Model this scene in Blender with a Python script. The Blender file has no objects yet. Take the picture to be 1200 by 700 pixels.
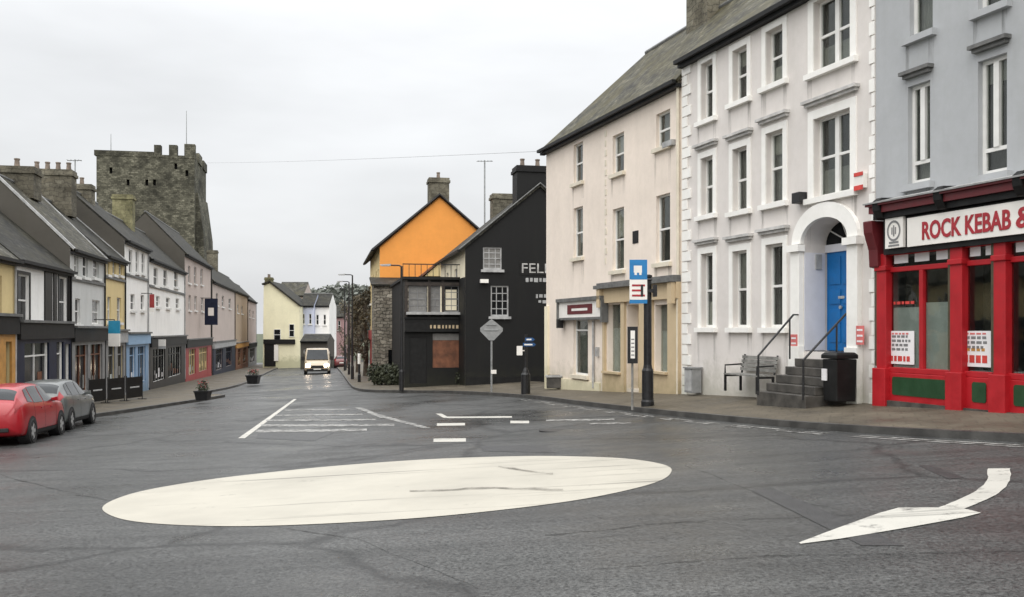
import bpy, math, random
from mathutils import Vector, Matrix
R = random.Random(7)
C = bpy.context.scene.collection
scene = bpy.context.scene
F = 1100.0; HC = 1.6; HY = 387.0          # focal length in photo pixels, eye height, eye level row

# ------------------------------------------------------------------ camera
cam_d = bpy.data.cameras.new('camera'); cam = bpy.data.objects.new('camera', cam_d); C.objects.link(cam)
cam.location = (0, 0, HC); cam.rotation_euler = (math.radians(90), 0, 0)
cam_d.sensor_fit = 'HORIZONTAL'; cam_d.sensor_width = 36; cam_d.lens = 36 * F / 1200
cam_d.shift_y = (HY - 350) / 1200; cam_d.clip_start = 0.1; cam_d.clip_end = 3000
scene.camera = cam
# ------------------------------------------------------------------ world, sun, exposure
SUN_AZ, SUN_EL = math.radians(192), math.radians(48)     # clockwise from +Y
w = bpy.data.worlds.new('World'); scene.world = w; w.use_nodes = True
nt = w.node_tree; nt.nodes.clear(); N = nt.nodes.new; L = nt.links.new
out = N('ShaderNodeOutputWorld'); bg = N('ShaderNodeBackground'); bg.inputs[1].default_value = 0.1
sky = N('ShaderNodeTexSky'); sky.sky_type = 'NISHITA'; sky.sun_disc = False
sky.sun_elevation = SUN_EL; sky.sun_rotation = SUN_AZ; sky.air_density = 1.5; sky.dust_density = 4
tc = N('ShaderNodeTexCoord'); sep = N('ShaderNodeSeparateXYZ'); L(tc.outputs['Generated'], sep.inputs[0])
zp = N('ShaderNodeMath'); zp.operation = 'POWER'; zp.use_clamp = True; zp.inputs[1].default_value = 2.0; L(sep.outputs[2], zp.inputs[0])
ramp = N('ShaderNodeMapRange'); ramp.inputs[1].default_value = 0.0; ramp.inputs[2].default_value = 1.0
ramp.inputs[3].default_value = 7.4; ramp.inputs[4].default_value = 31.0; L(zp.outputs[0], ramp.inputs[0])
mp = N('ShaderNodeMapping'); mp.inputs['Scale'].default_value = (1.3, 1.3, 4.5); L(tc.outputs['Generated'], mp.inputs[0])
nz = N('ShaderNodeTexNoise'); nz.inputs['Scale'].default_value = 1.6; nz.inputs['Detail'].default_value = 5; nz.inputs['Roughness'].default_value = .5
L(mp.outputs[0], nz.inputs['Vector'])
nr = N('ShaderNodeMapRange'); nr.inputs[1].default_value = .3; nr.inputs[2].default_value = .7; nr.inputs[3].default_value = .86; nr.inputs[4].default_value = 1.12
L(nz.outputs[0], nr.inputs[0])
mul = N('ShaderNodeMath'); mul.operation = 'MULTIPLY'; L(ramp.outputs[0], mul.inputs[0]); L(nr.outputs[0], mul.inputs[1])
tint = N('ShaderNodeVectorMath'); tint.operation = 'SCALE'; tint.inputs[0].default_value = (.985, 1.0, 1.02); L(mul.outputs[0], tint.inputs['Scale'])
mx = N('ShaderNodeMix'); mx.data_type = 'RGBA'; mx.inputs[0].default_value = .93
L(sky.outputs[0], mx.inputs[6]); L(tint.outputs[0], mx.inputs[7]); L(mx.outputs[2], bg.inputs[0]); L(bg.outputs[0], out.inputs[0])
sd = bpy.data.lights.new('sun', 'SUN'); sd.energy = 1.5; sd.angle = math.radians(70); sd.color = (1, .96, .9)
so = bpy.data.objects.new('sun', sd); C.objects.link(so)
sv = Vector((math.sin(SUN_AZ) * math.cos(SUN_EL), math.cos(SUN_AZ) * math.cos(SUN_EL), math.sin(SUN_EL)))
so.rotation_euler = sv.to_track_quat('Z', 'Y').to_euler(); so.location = (0, 0, 60)
vs = scene.view_settings; vs.view_transform = 'Standard'; vs.look = 'None'; vs.exposure = 0.16; vs.gamma = 1; vs.use_curve_mapping = False
scene.cycles.max_bounces = 6; scene.cycles.transparent_max_bounces = 8

# ------------------------------------------------------------------ materials
def lin(r, g, b):
    f = lambda c: c / 12.92 if c <= .04045 else ((c + .055) / 1.055) ** 2.4
    return (f(r / 255), f(g / 255), f(b / 255), 1)
def node_mat(name):
    m = bpy.data.materials.new(name); m.use_nodes = True
    t = m.node_tree; b = t.nodes['Principled BSDF']
    return m, t, b, t.nodes.new, t.links.new
def ramp2(t, a, b, pa=.35, pb=.65):
    r = t.nodes.new('ShaderNodeValToRGB'); e = r.color_ramp.elements
    e[0].position = pa; e[0].color = a; e[1].position = pb; e[1].color = b
    return r
def scale_c(c, k): return (min(c[0] * k, 1), min(c[1] * k, 1), min(c[2] * k, 1), 1)
def noise(t, vec, sc, det=4, rough=.55):
    n = t.nodes.new('ShaderNodeTexNoise'); n.inputs['Scale'].default_value = sc; n.inputs['Detail'].default_value = det; n.inputs['Roughness'].default_value = rough
    if vec is not None: t.links.new(vec, n.inputs['Vector'])
    return n
def mixc(t, fac, a, b, mode='MIX'):
    m = t.nodes.new('ShaderNodeMix'); m.data_type = 'RGBA'; m.blend_type = mode
    for s, i in ((fac, 0), (a, 6), (b, 7)):
        if isinstance(s, (int, float, tuple)): m.inputs[i].default_value = s
        else: t.links.new(s, m.inputs[i])
    return m.outputs[2]
def bump(t, b, h, st=.3, dist=.02):
    n = t.nodes.new('ShaderNodeBump'); n.inputs['Strength'].default_value = st; n.inputs['Distance'].default_value = dist
    t.links.new(h, n.inputs['Height']); t.links.new(n.outputs[0], b.inputs['Normal'])
def plain(name, col, rough=.5, var=.12, sc=6, metal=0, bmp=.05, spec=.5):
    m, t, b, Nn, Ln = node_mat(name)
    tcn = Nn('ShaderNodeTexCoord'); n = noise(t, tcn.outputs['Object'], sc, 5)
    r = ramp2(t, scale_c(col, 1 - var), scale_c(col, 1 + var)); Ln(n.outputs[0], r.inputs[0]); Ln(r.outputs[0], b.inputs['Base Color'])
    b.inputs['Roughness'].default_value = rough; b.inputs['Metallic'].default_value = metal; b.inputs['Specular IOR Level'].default_value = spec
    if bmp: bump(t, b, noise(t, tcn.outputs['Object'], sc * 8, 3).outputs[0], bmp)
    return m
def painted(name, col, dirt=.45, rough=.75):
    """rendered and painted wall: rain streaks, blotches, rough plaster"""
    m, t, b, Nn, Ln = node_mat(name)
    tcn = Nn('ShaderNodeTexCoord'); o = tcn.outputs['Object']
    n1 = noise(t, o, .7, 6, .6); r1 = ramp2(t, scale_c(col, .9), scale_c(col, 1.03), .3, .7); Ln(n1.outputs[0], r1.inputs[0])
    mpn = Nn('ShaderNodeMapping'); mpn.inputs['Scale'].default_value = (2.6, 2.6, .3); Ln(o, mpn.inputs[0])
    n2 = noise(t, mpn.outputs[0], .9, 7, .6); r2 = ramp2(t, (0, 0, 0, 1), (1, 1, 1, 1), .5, .95); Ln(n2.outputs[0], r2.inputs[0])
    mm = Nn('ShaderNodeMath'); mm.operation = 'MULTIPLY'; mm.inputs[1].default_value = dirt; Ln(r2.outputs[0], mm.inputs[0])
    g = (col[0] * .55 + .02, col[1] * .55 + .02, col[2] * .5 + .015, 1)
    sp = Nn('ShaderNodeSeparateXYZ'); Ln(o, sp.inputs[0]); n4 = noise(t, o, 2.4, 6, .65)
    sm = Nn('ShaderNodeMath'); sm.operation = 'MULTIPLY_ADD'; sm.inputs[1].default_value = -2.2; Ln(n4.outputs[0], sm.inputs[0]); Ln(sp.outputs[2], sm.inputs[2])
    rs = Nn('ShaderNodeMapRange'); rs.inputs[1].default_value = -1.1; rs.inputs[2].default_value = -.2; rs.inputs[3].default_value = .55; rs.inputs[4].default_value = 0; Ln(sm.outputs[0], rs.inputs[0])
    n5 = noise(t, o, 5, 7, .7); r5 = ramp2(t, (.965, .965, .955, 1), (1.01, 1.01, 1.01, 1), .35, .6); Ln(n5.outputs[0], r5.inputs[0])
    c = mixc(t, mm.outputs[0], mixc(t, 1.0, r1.outputs[0], r5.outputs[0], 'MULTIPLY'), g)
    Ln(mixc(t, rs.outputs[0], c, (col[0] * .4 + .02, col[1] * .42 + .02, col[2] * .34 + .012, 1)), b.inputs['Base Color'])
    b.inputs['Roughness'].default_value = rough; b.inputs['Specular IOR Level'].default_value = .25
    bump(t, b, noise(t, o, 45, 4).outputs[0], .25, .006)
    return m
def slate(name, c1, c2, moss, mossk=.5):
    m, t, b, Nn, Ln = node_mat(name)
    uv = Nn('ShaderNodeUVMap'); tcn = Nn('ShaderNodeTexCoord')
    br = Nn('ShaderNodeTexBrick'); br.inputs['Scale'].default_value = 1; br.inputs['Brick Width'].default_value = .3; br.inputs['Row Height'].default_value = .22
    br.inputs['Mortar Size'].default_value = .012; br.inputs['Color1'].default_value = c1; br.inputs['Color2'].default_value = c2; br.inputs['Mortar'].default_value = scale_c(c1, .35)
    br.offset = .5; Ln(uv.outputs[0], br.inputs['Vector'])
    n1 = noise(t, tcn.outputs['Object'], .9, 6, .7); r1 = ramp2(t, (0, 0, 0, 1), (mossk, mossk, mossk, 1), .42, .68); Ln(n1.outputs[0], r1.inputs[0])
    n3 = noise(t, tcn.outputs['Object'], 5, 7, .8); r3 = ramp2(t, (.3, .3, .3, 1), (1.9, 1.9, 1.85, 1), .36, .66); Ln(n3.outputs[0], r3.inputs[0])
    c = mixc(t, 1.0, br.outputs[0], r3.outputs[0], 'MULTIPLY')
    n6 = noise(t, tcn.outputs['Object'], 1.7, 5, .8); r6 = ramp2(t, (.45, .45, .45, 1), (1.9, 1.88, 1.8, 1), .4, .62); Ln(n6.outputs[0], r6.inputs[0]); c = mixc(t, 1.0, c, r6.outputs[0], 'MULTIPLY')
    Ln(mixc(t, r1.outputs[0], c, moss), b.inputs['Base Color'])
    b.inputs['Roughness'].default_value = .7; b.inputs['Specular IOR Level'].default_value = .22
    bump(t, b, br.outputs[1], -.6, .02)
    return m
def stone(name, c1, c2, c3, bw=.5, rh=.25, mortar=.02, dark=.4):
    m, t, b, Nn, Ln = node_mat(name)
    uv = Nn('ShaderNodeUVMap'); tcn = Nn('ShaderNodeTexCoord'); o = tcn.outputs['Object']
    nw = noise(t, uv.outputs[0], 2.2, 3); ad = Nn('ShaderNodeMix'); ad.data_type = 'RGBA'; ad.blend_type = 'LINEAR_LIGHT'; ad.inputs[0].default_value = .22
    Ln(uv.outputs[0], ad.inputs[6]); Ln(nw.outputs[1], ad.inputs[7])
    br = Nn('ShaderNodeTexBrick'); br.inputs['Scale'].default_value = 1; br.inputs['Brick Width'].default_value = bw; br.inputs['Row Height'].default_value = rh
    br.inputs['Mortar Size'].default_value = mortar; br.inputs['Color1'].default_value = c1; br.inputs['Color2'].default_value = c2; br.inputs['Mortar'].default_value = c3
    Ln(ad.outputs[2], br.inputs['Vector'])
    n1 = noise(t, o, 1.1, 8, .75); r1 = ramp2(t, (.3, .3, .28, 1), (1.5, 1.5, 1.42, 1), .33, .67); Ln(n1.outputs[0], r1.inputs[0])
    c = mixc(t, 1.0, br.outputs[0], r1.outputs[0], 'MULTIPLY')
    n2 = noise(t, o, .35, 5, .6); r2 = ramp2(t, (0, 0, 0, 1), (dark, dark, dark, 1), .45, .65); Ln(n2.outputs[0], r2.inputs[0])
    Ln(mixc(t, r2.outputs[0], c, scale_c(c1, .3)), b.inputs['Base Color'])
    b.inputs['Roughness'].default_value = .85; b.inputs['Specular IOR Level'].default_value = .2
    bump(t, b, n1.outputs[0], .9, .08)
    return m
def gloss(name, col, rough=.15, coat=.6):
    m, t, b, Nn, Ln = node_mat(name)
    tcn = Nn('ShaderNodeTexCoord'); n = noise(t, tcn.outputs['Object'], 3, 5, .7)
    r = ramp2(t, scale_c(col, .85), scale_c(col, 1.08)); Ln(n.outputs[0], r.inputs[0]); Ln(r.outputs[0], b.inputs['Base Color'])
    r2 = ramp2(t, (rough, rough, rough, 1), (rough + .25, rough + .25, rough + .25, 1), .4, .75); Ln(n.outputs[0], r2.inputs[0]); Ln(r2.outputs[0], b.inputs['Roughness'])
    b.inputs['Coat Weight'].default_value = coat; b.inputs['Coat Roughness'].default_value = .08
    return m
def carpaint(name, col):
    m, t, b, Nn, Ln = node_mat(name)
    tcn = Nn('ShaderNodeTexCoord'); n = noise(t, tcn.outputs['Object'], 2, 3, .5); r = ramp2(t, scale_c(col, .94), scale_c(col, 1.04)); Ln(n.outputs[0], r.inputs[0]); Ln(r.outputs[0], b.inputs['Base Color'])
    b.inputs['Roughness'].default_value = .32; b.inputs['Coat Weight'].default_value = .5; b.inputs['Coat Roughness'].default_value = .06
    return m
def glow(name, col, st):
    m, t, b, Nn, Ln = node_mat(name)
    b.inputs['Base Color'].default_value = col; b.inputs['Emission Color'].default_value = col; b.inputs['Emission Strength'].default_value = st
    return m
def clear_glass(name):
    m, t, b, Nn, Ln = node_mat(name); t.nodes.remove(b)
    o = t.nodes['Material Output']; tr = Nn('ShaderNodeBsdfTransparent'); tr.inputs[0].default_value = (.78, .8, .78, 1)
    gl = Nn('ShaderNodeBsdfGlossy'); gl.inputs['Roughness'].default_value = .03; gl.inputs[0].default_value = (.9, .92, .92, 1)
    ge = Nn('ShaderNodeNewGeometry'); dt = Nn('ShaderNodeVectorMath'); dt.operation = 'DOT_PRODUCT'; Ln(ge.outputs['Normal'], dt.inputs[0]); Ln(ge.outputs['Incoming'], dt.inputs[1])
    ab = Nn('ShaderNodeMath'); ab.operation = 'ABSOLUTE'; Ln(dt.outputs['Value'], ab.inputs[0]); iv = Nn('ShaderNodeMath'); iv.operation = 'SUBTRACT'; iv.inputs[0].default_value = 1; Ln(ab.outputs[0], iv.inputs[1])
    pw_ = Nn('ShaderNodeMath'); pw_.operation = 'POWER'; pw_.inputs[1].default_value = 5; Ln(iv.outputs[0], pw_.inputs[0]); fr = Nn('ShaderNodeMath'); fr.operation = 'MULTIPLY_ADD'; fr.inputs[1].default_value = .95; fr.inputs[2].default_value = .05; Ln(pw_.outputs[0], fr.inputs[0])
    tcn = Nn('ShaderNodeTexCoord'); n = noise(t, tcn.outputs['Object'], 1.3, 2); bp = Nn('ShaderNodeBump'); bp.inputs['Strength'].default_value = .12; bp.inputs['Distance'].default_value = .05
    Ln(n.outputs[0], bp.inputs['Height']); Ln(bp.outputs[0], gl.inputs['Normal'])
    mxs = Nn('ShaderNodeMixShader'); Ln(fr.outputs[0], mxs.inputs[0]); Ln(tr.outputs[0], mxs.inputs[1]); Ln(gl.outputs[0], mxs.inputs[2]); Ln(mxs.outputs[0], o.inputs[0])
    return m
def asphalt(name):
    m, t, b, Nn, Ln = node_mat(name)
    tcn = Nn('ShaderNodeTexCoord'); o = tcn.outputs['Object']
    n1 = noise(t, o, .22, 6, .6); r1 = ramp2(t, (.029, .0295, .029, 1), (.060, .0605, .0595, 1), .3, .7); Ln(n1.outputs[0], r1.inputs[0])
    n2 = noise(t, o, 30, 4, .85); r2 = ramp2(t, (.1, .1, .1, 1), (2.6, 2.6, 2.55, 1), .36, .68); Ln(n2.outputs[0], r2.inputs[0])
    c = mixc(t, 1.0, r1.outputs[0], r2.outputs[0], 'MULTIPLY')
    mpn = Nn('ShaderNodeMapping'); mpn.inputs['Rotation'].default_value = (0, 0, math.radians(68)); mpn.inputs['Scale'].default_value = (.25, 3.0, 1); Ln(o, mpn.inputs[0])
    n3 = noise(t, mpn.outputs[0], 1.0, 6, .65); r3 = ramp2(t, (.72, .72, .72, 1), (1.2, 1.2, 1.2, 1), .32, .66); Ln(n3.outputs[0], r3.inputs[0])
    c = mixc(t, 1.0, c, r3.outputs[0], 'MULTIPLY')
    # fine cracks and sealed joints
    nw = noise(t, o, .8, 4); wv = Nn('ShaderNodeMix'); wv.data_type = 'RGBA'; wv.blend_type = 'LINEAR_LIGHT'; wv.inputs[0].default_value = .5; Ln(o, wv.inputs[6]); Ln(nw.outputs[1], wv.inputs[7])
    vo = Nn('ShaderNodeTexVoronoi'); vo.feature = 'DISTANCE_TO_EDGE'; vo.inputs['Scale'].default_value = .16; Ln(wv.outputs[2], vo.inputs['Vector'])
    rc = ramp2(t, (.3, .3, .3, 1), (1, 1, 1, 1), .0, .018); Ln(vo.outputs[0], rc.inputs[0])
    c = mixc(t, .8, c, rc.outputs[0], 'MULTIPLY')
    Ln(c, b.inputs['Base Color'])
    rr = ramp2(t, (.27, .27, .27, 1), (.6, .6, .6, 1), .35, .65); Ln(n1.outputs[0], rr.inputs[0])
    n4 = noise(t, o, .5, 5, .7); rr2 = ramp2(t, (.6, .6, .6, 1), (1.15, 1.15, 1.15, 1), .35, .6); Ln(n4.outputs[0], rr2.inputs[0])
    Ln(mixc(t, 1.0, rr.outputs[0], rr2.outputs[0], 'MULTIPLY'), b.inputs['Roughness'])
    b.inputs['Specular IOR Level'].default_value = .24
    bump(t, b, n2.outputs[0], .45, .012)
    return m
def road_paint(name, col, wear=.3, sc=2.5, rough=.55):
    m, t, b, Nn, Ln = node_mat(name)
    tcn = Nn('ShaderNodeTexCoord'); o = tcn.outputs['Object']
    n = noise(t, o, sc, 9, .72); r = ramp2(t, (1, 1, 1, 1), (0, 0, 0, 1), wear - .06, wear + .07); Ln(n.outputs[0], r.inputs[0])
    n2 = noise(t, o, .9, 5, .6); r2 = ramp2(t, scale_c(col, .86), scale_c(col, 1.03), .3, .65); Ln(n2.outputs[0], r2.inputs[0])
    mpn = Nn('ShaderNodeMapping'); mpn.inputs['Rotation'].default_value = (0, 0, math.radians(14)); mpn.inputs['Scale'].default_value = (.16, 3.2, 1); Ln(o, mpn.inputs[0])
    n3 = noise(t, mpn.outputs[0], 1.1, 5, .6); r3 = ramp2(t, (0, 0, 0, 1), (.75, .75, .75, 1), .60, .70); Ln(n3.outputs[0], r3.inputs[0])
    c = mixc(t, r3.outputs[0], r2.outputs[0], scale_c(col, .35))
    Ln(mixc(t, r.outputs[0], c, (.07, .068, .063, 1)), b.inputs['Base Color'])
    b.inputs['Roughness'].default_value = rough; b.inputs['Specular IOR Level'].default_value = .35
    bump(t, b, noise(t, o, 60, 3).outputs[0], .3, .006)
    return m
def stain(name, col, lo, hi, top_, sc=3):
    m, t, b, Nn, Ln = node_mat(name); b.inputs['Base Color'].default_value = col; b.inputs['Roughness'].default_value = .7; b.inputs['Specular IOR Level'].default_value = .15
    tcn = Nn('ShaderNodeTexCoord'); n = noise(t, tcn.outputs['Object'], sc, 8, .75); rr = Nn('ShaderNodeMapRange'); rr.inputs[1].default_value = lo; rr.inputs[2].default_value = hi; rr.inputs[3].default_value = 0; rr.inputs[4].default_value = top_
    Ln(n.outputs[0], rr.inputs[0]); tr = Nn('ShaderNodeBsdfTransparent'); mxs = Nn('ShaderNodeMixShader'); Ln(rr.outputs[0], mxs.inputs[0]); Ln(tr.outputs[0], mxs.inputs[1]); Ln(b.outputs[0], mxs.inputs[2]); Ln(mxs.outputs[0], t.nodes['Material Output'].inputs[0])
    return m
def streak(name):
    m, t, b, Nn, Ln = node_mat(name); b.inputs['Base Color'].default_value = (.10, .095, .075, 1); b.inputs['Roughness'].default_value = .9
    tcn = Nn('ShaderNodeTexCoord'); mpn = Nn('ShaderNodeMapping'); mpn.inputs['Scale'].default_value = (9, 9, .7); Ln(tcn.outputs['Object'], mpn.inputs[0]); n = noise(t, mpn.outputs[0], 1.4, 6, .6)
    gx = Nn('ShaderNodeSeparateXYZ'); Ln(tcn.outputs['Generated'], gx.inputs[0])
    rr = Nn('ShaderNodeMapRange'); rr.inputs[1].default_value = .42; rr.inputs[2].default_value = .75; rr.inputs[3].default_value = 0; rr.inputs[4].default_value = .6; Ln(n.outputs[0], rr.inputs[0])
    mu = Nn('ShaderNodeMath'); mu.operation = 'MULTIPLY'; Ln(rr.outputs[0], mu.inputs[0]); Ln(gx.outputs[2], mu.inputs[1])
    tr = Nn('ShaderNodeBsdfTransparent'); mxs = Nn('ShaderNodeMixShader'); Ln(mu.outputs[0], mxs.inputs[0]); Ln(tr.outputs[0], mxs.inputs[1]); Ln(b.outputs[0], mxs.inputs[2]); Ln(mxs.outputs[0], t.nodes['Material Output'].inputs[0])
    return m
def paving(name):
    m, t, b, Nn, Ln = node_mat(name)
    tcn = Nn('ShaderNodeTexCoord'); o = tcn.outputs['Object']; mpn = Nn('ShaderNodeMapping'); mpn.inputs['Rotation'].default_value = (0, 0, math.radians(20)); Ln(o, mpn.inputs[0])
    br = Nn('ShaderNodeTexBrick'); br.inputs['Scale'].default_value = 1; br.inputs['Brick Width'].default_value = .42; br.inputs['Row Height'].default_value = .42; br.inputs['Mortar Size'].default_value = .012
    br.inputs['Color1'].default_value = (.105, .09, .066, 1); br.inputs['Color2'].default_value = (.118, .101, .075, 1); br.inputs['Mortar'].default_value = (.085, .073, .054, 1); Ln(mpn.outputs[0], br.inputs['Vector'])
    n1 = noise(t, o, .8, 6, .65); r1 = ramp2(t, (.55, .55, .55, 1), (1.25, 1.25, 1.25, 1), .3, .68); Ln(n1.outputs[0], r1.inputs[0])
    Ln(mixc(t, 1.0, br.outputs[0], r1.outputs[0], 'MULTIPLY'), b.inputs['Base Color'])
    r2 = ramp2(t, (.4, .4, .4, 1), (.75, .75, .75, 1), .35, .6); Ln(n1.outputs[0], r2.inputs[0]); Ln(r2.outputs[0], b.inputs['Roughness'])
    b.inputs['Specular IOR Level'].default_value = .25; bump(t, b, noise(t, o, 40, 4, .8).outputs[0], .4, .01)
    return m
def leaf(name, c1, c2):
    m, t, b, Nn, Ln = node_mat(name)
    g = Nn('ShaderNodeObjectInfo'); tcn = Nn('ShaderNodeTexCoord'); n = noise(t, tcn.outputs['Object'], 1.6, 5, .7)
    r = ramp2(t, c1, c2, .35, .65); Ln(n.outputs[0], r.inputs[0]); Ln(r.outputs[0], b.inputs['Base Color']); b.inputs['Roughness'].default_value = .7
    return m

M = {}
M['asphalt'] = asphalt('wet_asphalt'); M['paving'] = paving('pavement_slabs')
M['earth'] = plain('rough_grass', (.06, .07, .035, 1), .9, .4, .8)
M['kerb'] = plain('kerb_stone', (.05, .048, .044, 1), .5, .4, 2.5, bmp=.2)
M['disc_paint'] = road_paint('roundabout_paint', (.41, .385, .325, 1), .30, 2.2)
M['road_white'] = road_paint('white_road_paint', (.45, .435, .39, 1), .37, 3.5)
M['road_worn'] = road_paint('worn_road_paint', (.33, .325, .305, 1), .5, 5)
M['scuff'] = stain('tyre_scuffs', (.12, .11, .095, 1), .38, .66, .7, 3); M['seam'] = stain('crack_seam', (.02, .02, .019, 1), .36, .6, .6, 2.2); M['streak'] = streak('rain_streak'); M['patch'] = plain('tar_patch', (.025, .025, .025, 1), .45, .3, 8, bmp=.4)
M['cream'] = painted('cream_render', lin(236, 223, 210), .3); M['palegrey'] = painted('pale_lilac_grey_render', lin(220, 214, 209), .3)
M['grey'] = painted('blue_grey_render', lin(176, 178, 180), .35); M['terrace_grey'] = painted('terrace_grey_paint', lin(206, 206, 203), .45); M['white'] = painted('white_paint', lin(243, 241, 236), .2, .55)
M['white_wall'] = painted('white_wall_paint', lin(250, 248, 244), .3)
M['tan'] = painted('tan_stone_paint', lin(200, 180, 148), .4); M['creamyellow'] = painted('cream_yellow_paint', lin(240, 230, 204), .3)
M['orange'] = painted('orange_paint', lin(238, 160, 80), .2); M['black'] = painted('black_wall_paint', (.010, .010, .010, 1), .3, .6)
M['butter'] = painted('butter_paint', lin(224, 202, 150), .3); M['pinkgrey'] = painted('pink_grey_render', lin(196, 182, 174), .5); M['brownpaint'] = painted('brown_render', lin(178, 158, 138), .5)
M['lemon'] = painted('lemon_paint', lin(238, 232, 200), .25); M['skyblue'] = painted('pale_blue_paint', lin(150, 178, 205), .25); M['lilac'] = painted('lilac_paint', lin(200, 206, 226), .25)
M['pink'] = painted('dusty_pink_paint', lin(170, 140, 140), .3)
M['slate'] = slate('dark_slate', (.014, .014, .013, 1), (.03, .029, .026, 1), (.04, .036, .02, 1), .7)
M['slate_light'] = slate('grey_slate', (.035, .034, .031, 1), (.075, .072, .063, 1), (.06, .054, .028, 1), .85)
M['slate_moss'] = slate('mossy_slate', (.046, .044, .035, 1), (.08, .075, .057, 1), (.072, .062, .026, 1), .9)
M['castle'] = stone('castle_stone', (.075, .073, .057, 1), (.21, .2, .16, 1), (.09, .086, .068, 1), .42, .21, .03, .75)
M['rubble'] = stone('rubble_stone', (.17, .15, .125, 1), (.33, .30, .26, 1), (.09, .08, .07, 1), .38, .2, .025, .35)
M['chimney'] = stone('weathered_chimney', (.15, .135, .105, 1), (.2, .185, .15, 1), (.1, .09, .075, 1), .45, .22, .015, .5)
M['chimney_yellow'] = stone('lichen_chimney', (.2, .19, .11, 1), (.25, .23, .14, 1), (.14, .13, .09, 1), .6, .3, .01, .3)
M['pot'] = plain('clay_pot', (.19, .15, .12, 1), .8, .3, 5)
M['darktrim'] = plain('dark_gutter', (.012, .012, .012, 1), .55, .3, 4, spec=.25); M['blackpaint'] = plain('black_gloss', (.010, .010, .010, 1), .45, .3, 5, bmp=.05, spec=.3)
M['iron'] = plain('black_iron', (.016, .016, .017, 1), .4, .3, 9, metal=.2); M['steel'] = plain('galvanised_steel', (.30, .31, .31, 1), .5, .2, 6, metal=.4)
M['hoodgrey'] = plain('pale_stone_hood', (.50, .49, .47, 1), .7, .2, 4); M['joinery'] = plain('white_joinery', (.76, .75, .72, 1), .45, .06, 3, bmp=.03); M['joinery_cream'] = plain('cream_joinery', (.68, .62, .5, 1), .5, .08, 3, bmp=.03)
M['greyjoin'] = plain('grey_stone_trim', (.36, .36, .355, 1), .7, .2, 4); M['trimdark'] = plain('lead_flashing', (.13, .13, .125, 1), .6, .25, 5)
M['red'] = gloss('shopfront_red', (.40, .006, .012, 1), .45, .0); M['darkred'] = gloss('deep_red', (.12, .010, .014, 1), .45, .05)
M['green'] = gloss('panel_green', (.012, .055, .018, 1), .4, .2); M['olive'] = plain('olive_strip', (.07, .055, .03, 1), .5, .2, 5)
M['glass'] = clear_glass('window_glass'); M['farglass'] = plain('dark_window_glass', (.009, .010, .011, 1), .15, .5, 1.5, bmp=.0, spec=.14)
M['farglass_pale'] = gloss('pale_window_glass', (.2, .195, .185, 1), .15, .2)
M['curtain_dark'] = plain('dim_room', (.075, .073, .066, 1), .9, .4, 2, spec=.1); M['curtain_mid'] = plain('grey_curtain', (.27, .265, .245, 1), .9, .25, 2, spec=.1)  # dim_room is no cloth: shade of the room behind, put into the colour
M['curtain_pale'] = plain('net_curtain', (.5, .48, .44, 1), .9, .15, 3, spec=.1); M['frost'] = plain('frosted_film', (.5, .54, .52, 1), .5, .12, 2)  # film tone holds reflections seen in the shop panes, not frosting
M['bluedoor'] = gloss('blue_door_paint', (.0, .135, .40, 1), .4, .0); M['lilacpaint'] = plain('pale_porch_paint', (.66, .66, .70, 1), .55, .06, 2, bmp=.03)
M['stepstone'] = plain('worn_step_stone', (.062, .057, .05, 1), .5, .4, 3, bmp=.25)
M['poster'] = plain('poster_paper', (.78, .76, .76, 1), .6, .04, 2, bmp=0); M['poster_red'] = plain('poster_red', (.55, .05, .04, 1), .6, .15, 5, bmp=0); M['poster_pink'] = plain('notice_pink', (.62, .16, .15, 1), .6, .15, 5, bmp=0)
M['signwhite'] = plain('sign_white', (.82, .79, .74, 1), .45, .05, 2, bmp=.02); M['faded_white'] = plain('faded_white', (.42, .41, .39, 1), .6, .3, 5, bmp=0); M['signred'] = plain('sign_red', (.36, .02, .03, 1), .45, .12, 6, bmp=0); M['signblue'] = plain('sign_blue', (.015, .19, .45, 1), .4, .1, 4, bmp=0)
M['navyblue'] = plain('dull_blue', (.03, .09, .22, 1), .5, .15, 4, spec=.2); M['signcyan'] = plain('sign_cyan', (.03, .27, .44, 1), .4, .1, 4, bmp=0); M['navy'] = plain('navy_paint', (.012, .017, .038, 1), .5, .2, 4, spec=.25); M['signgrey'] = plain('sign_back_grey', (.27, .275, .275, 1), .55, .12, 5, metal=.2)
M['shopblue'] = painted('shop_blue_paint', lin(130, 160, 192), .25, .5); M['shoporange'] = plain('shop_orange', (.5, .25, .06, 1), .5, .15, 4); M['shopred'] = plain('shop_red', (.3, .03, .03, 1), .5, .15, 4); M['shopgrey'] = plain('shop_grey', (.2, .2, .2, 1), .5, .15, 4)
M['darkwood'] = plain('dark_timber', (.03, .022, .017, 1), .6, .4, 4); M['wood'] = plain('brown_board', (.16, .062, .03, 1), .6, .35, 3); M['benchwood'] = plain('weathered_bench', (.2, .195, .18, 1), .7, .3, 5)
M['carred'] = carpaint('red_car_paint', (.33, .005, .012, 1)); M['carsilver'] = carpaint('silver_car_paint', (.10, .107, .103, 1)); M['carwhite'] = carpaint('pale_van_paint', (.46, .38, .27, 1))
M['cargrey'] = carpaint('maroon_car_paint', (.14, .03, .03, 1)); M['carglass'] = plain('car_window', (.018, .021, .023, 1), .08, .3, 1.2, bmp=0, spec=.3); M['tyre'] = plain('tyre_rubber', (.014, .014, .014, 1), .8, .3, 10)
M['rim'] = plain('wheel_alloy', (.42, .42, .41, 1), .4, .15, 8, metal=.2); M['taillight'] = gloss('tail_lamp_red', (.25, .004, .006, 1), .3, .15); M['lampglass'] = gloss('lamp_lens', (.6, .6, .58, 1), .12, .8)
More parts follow.
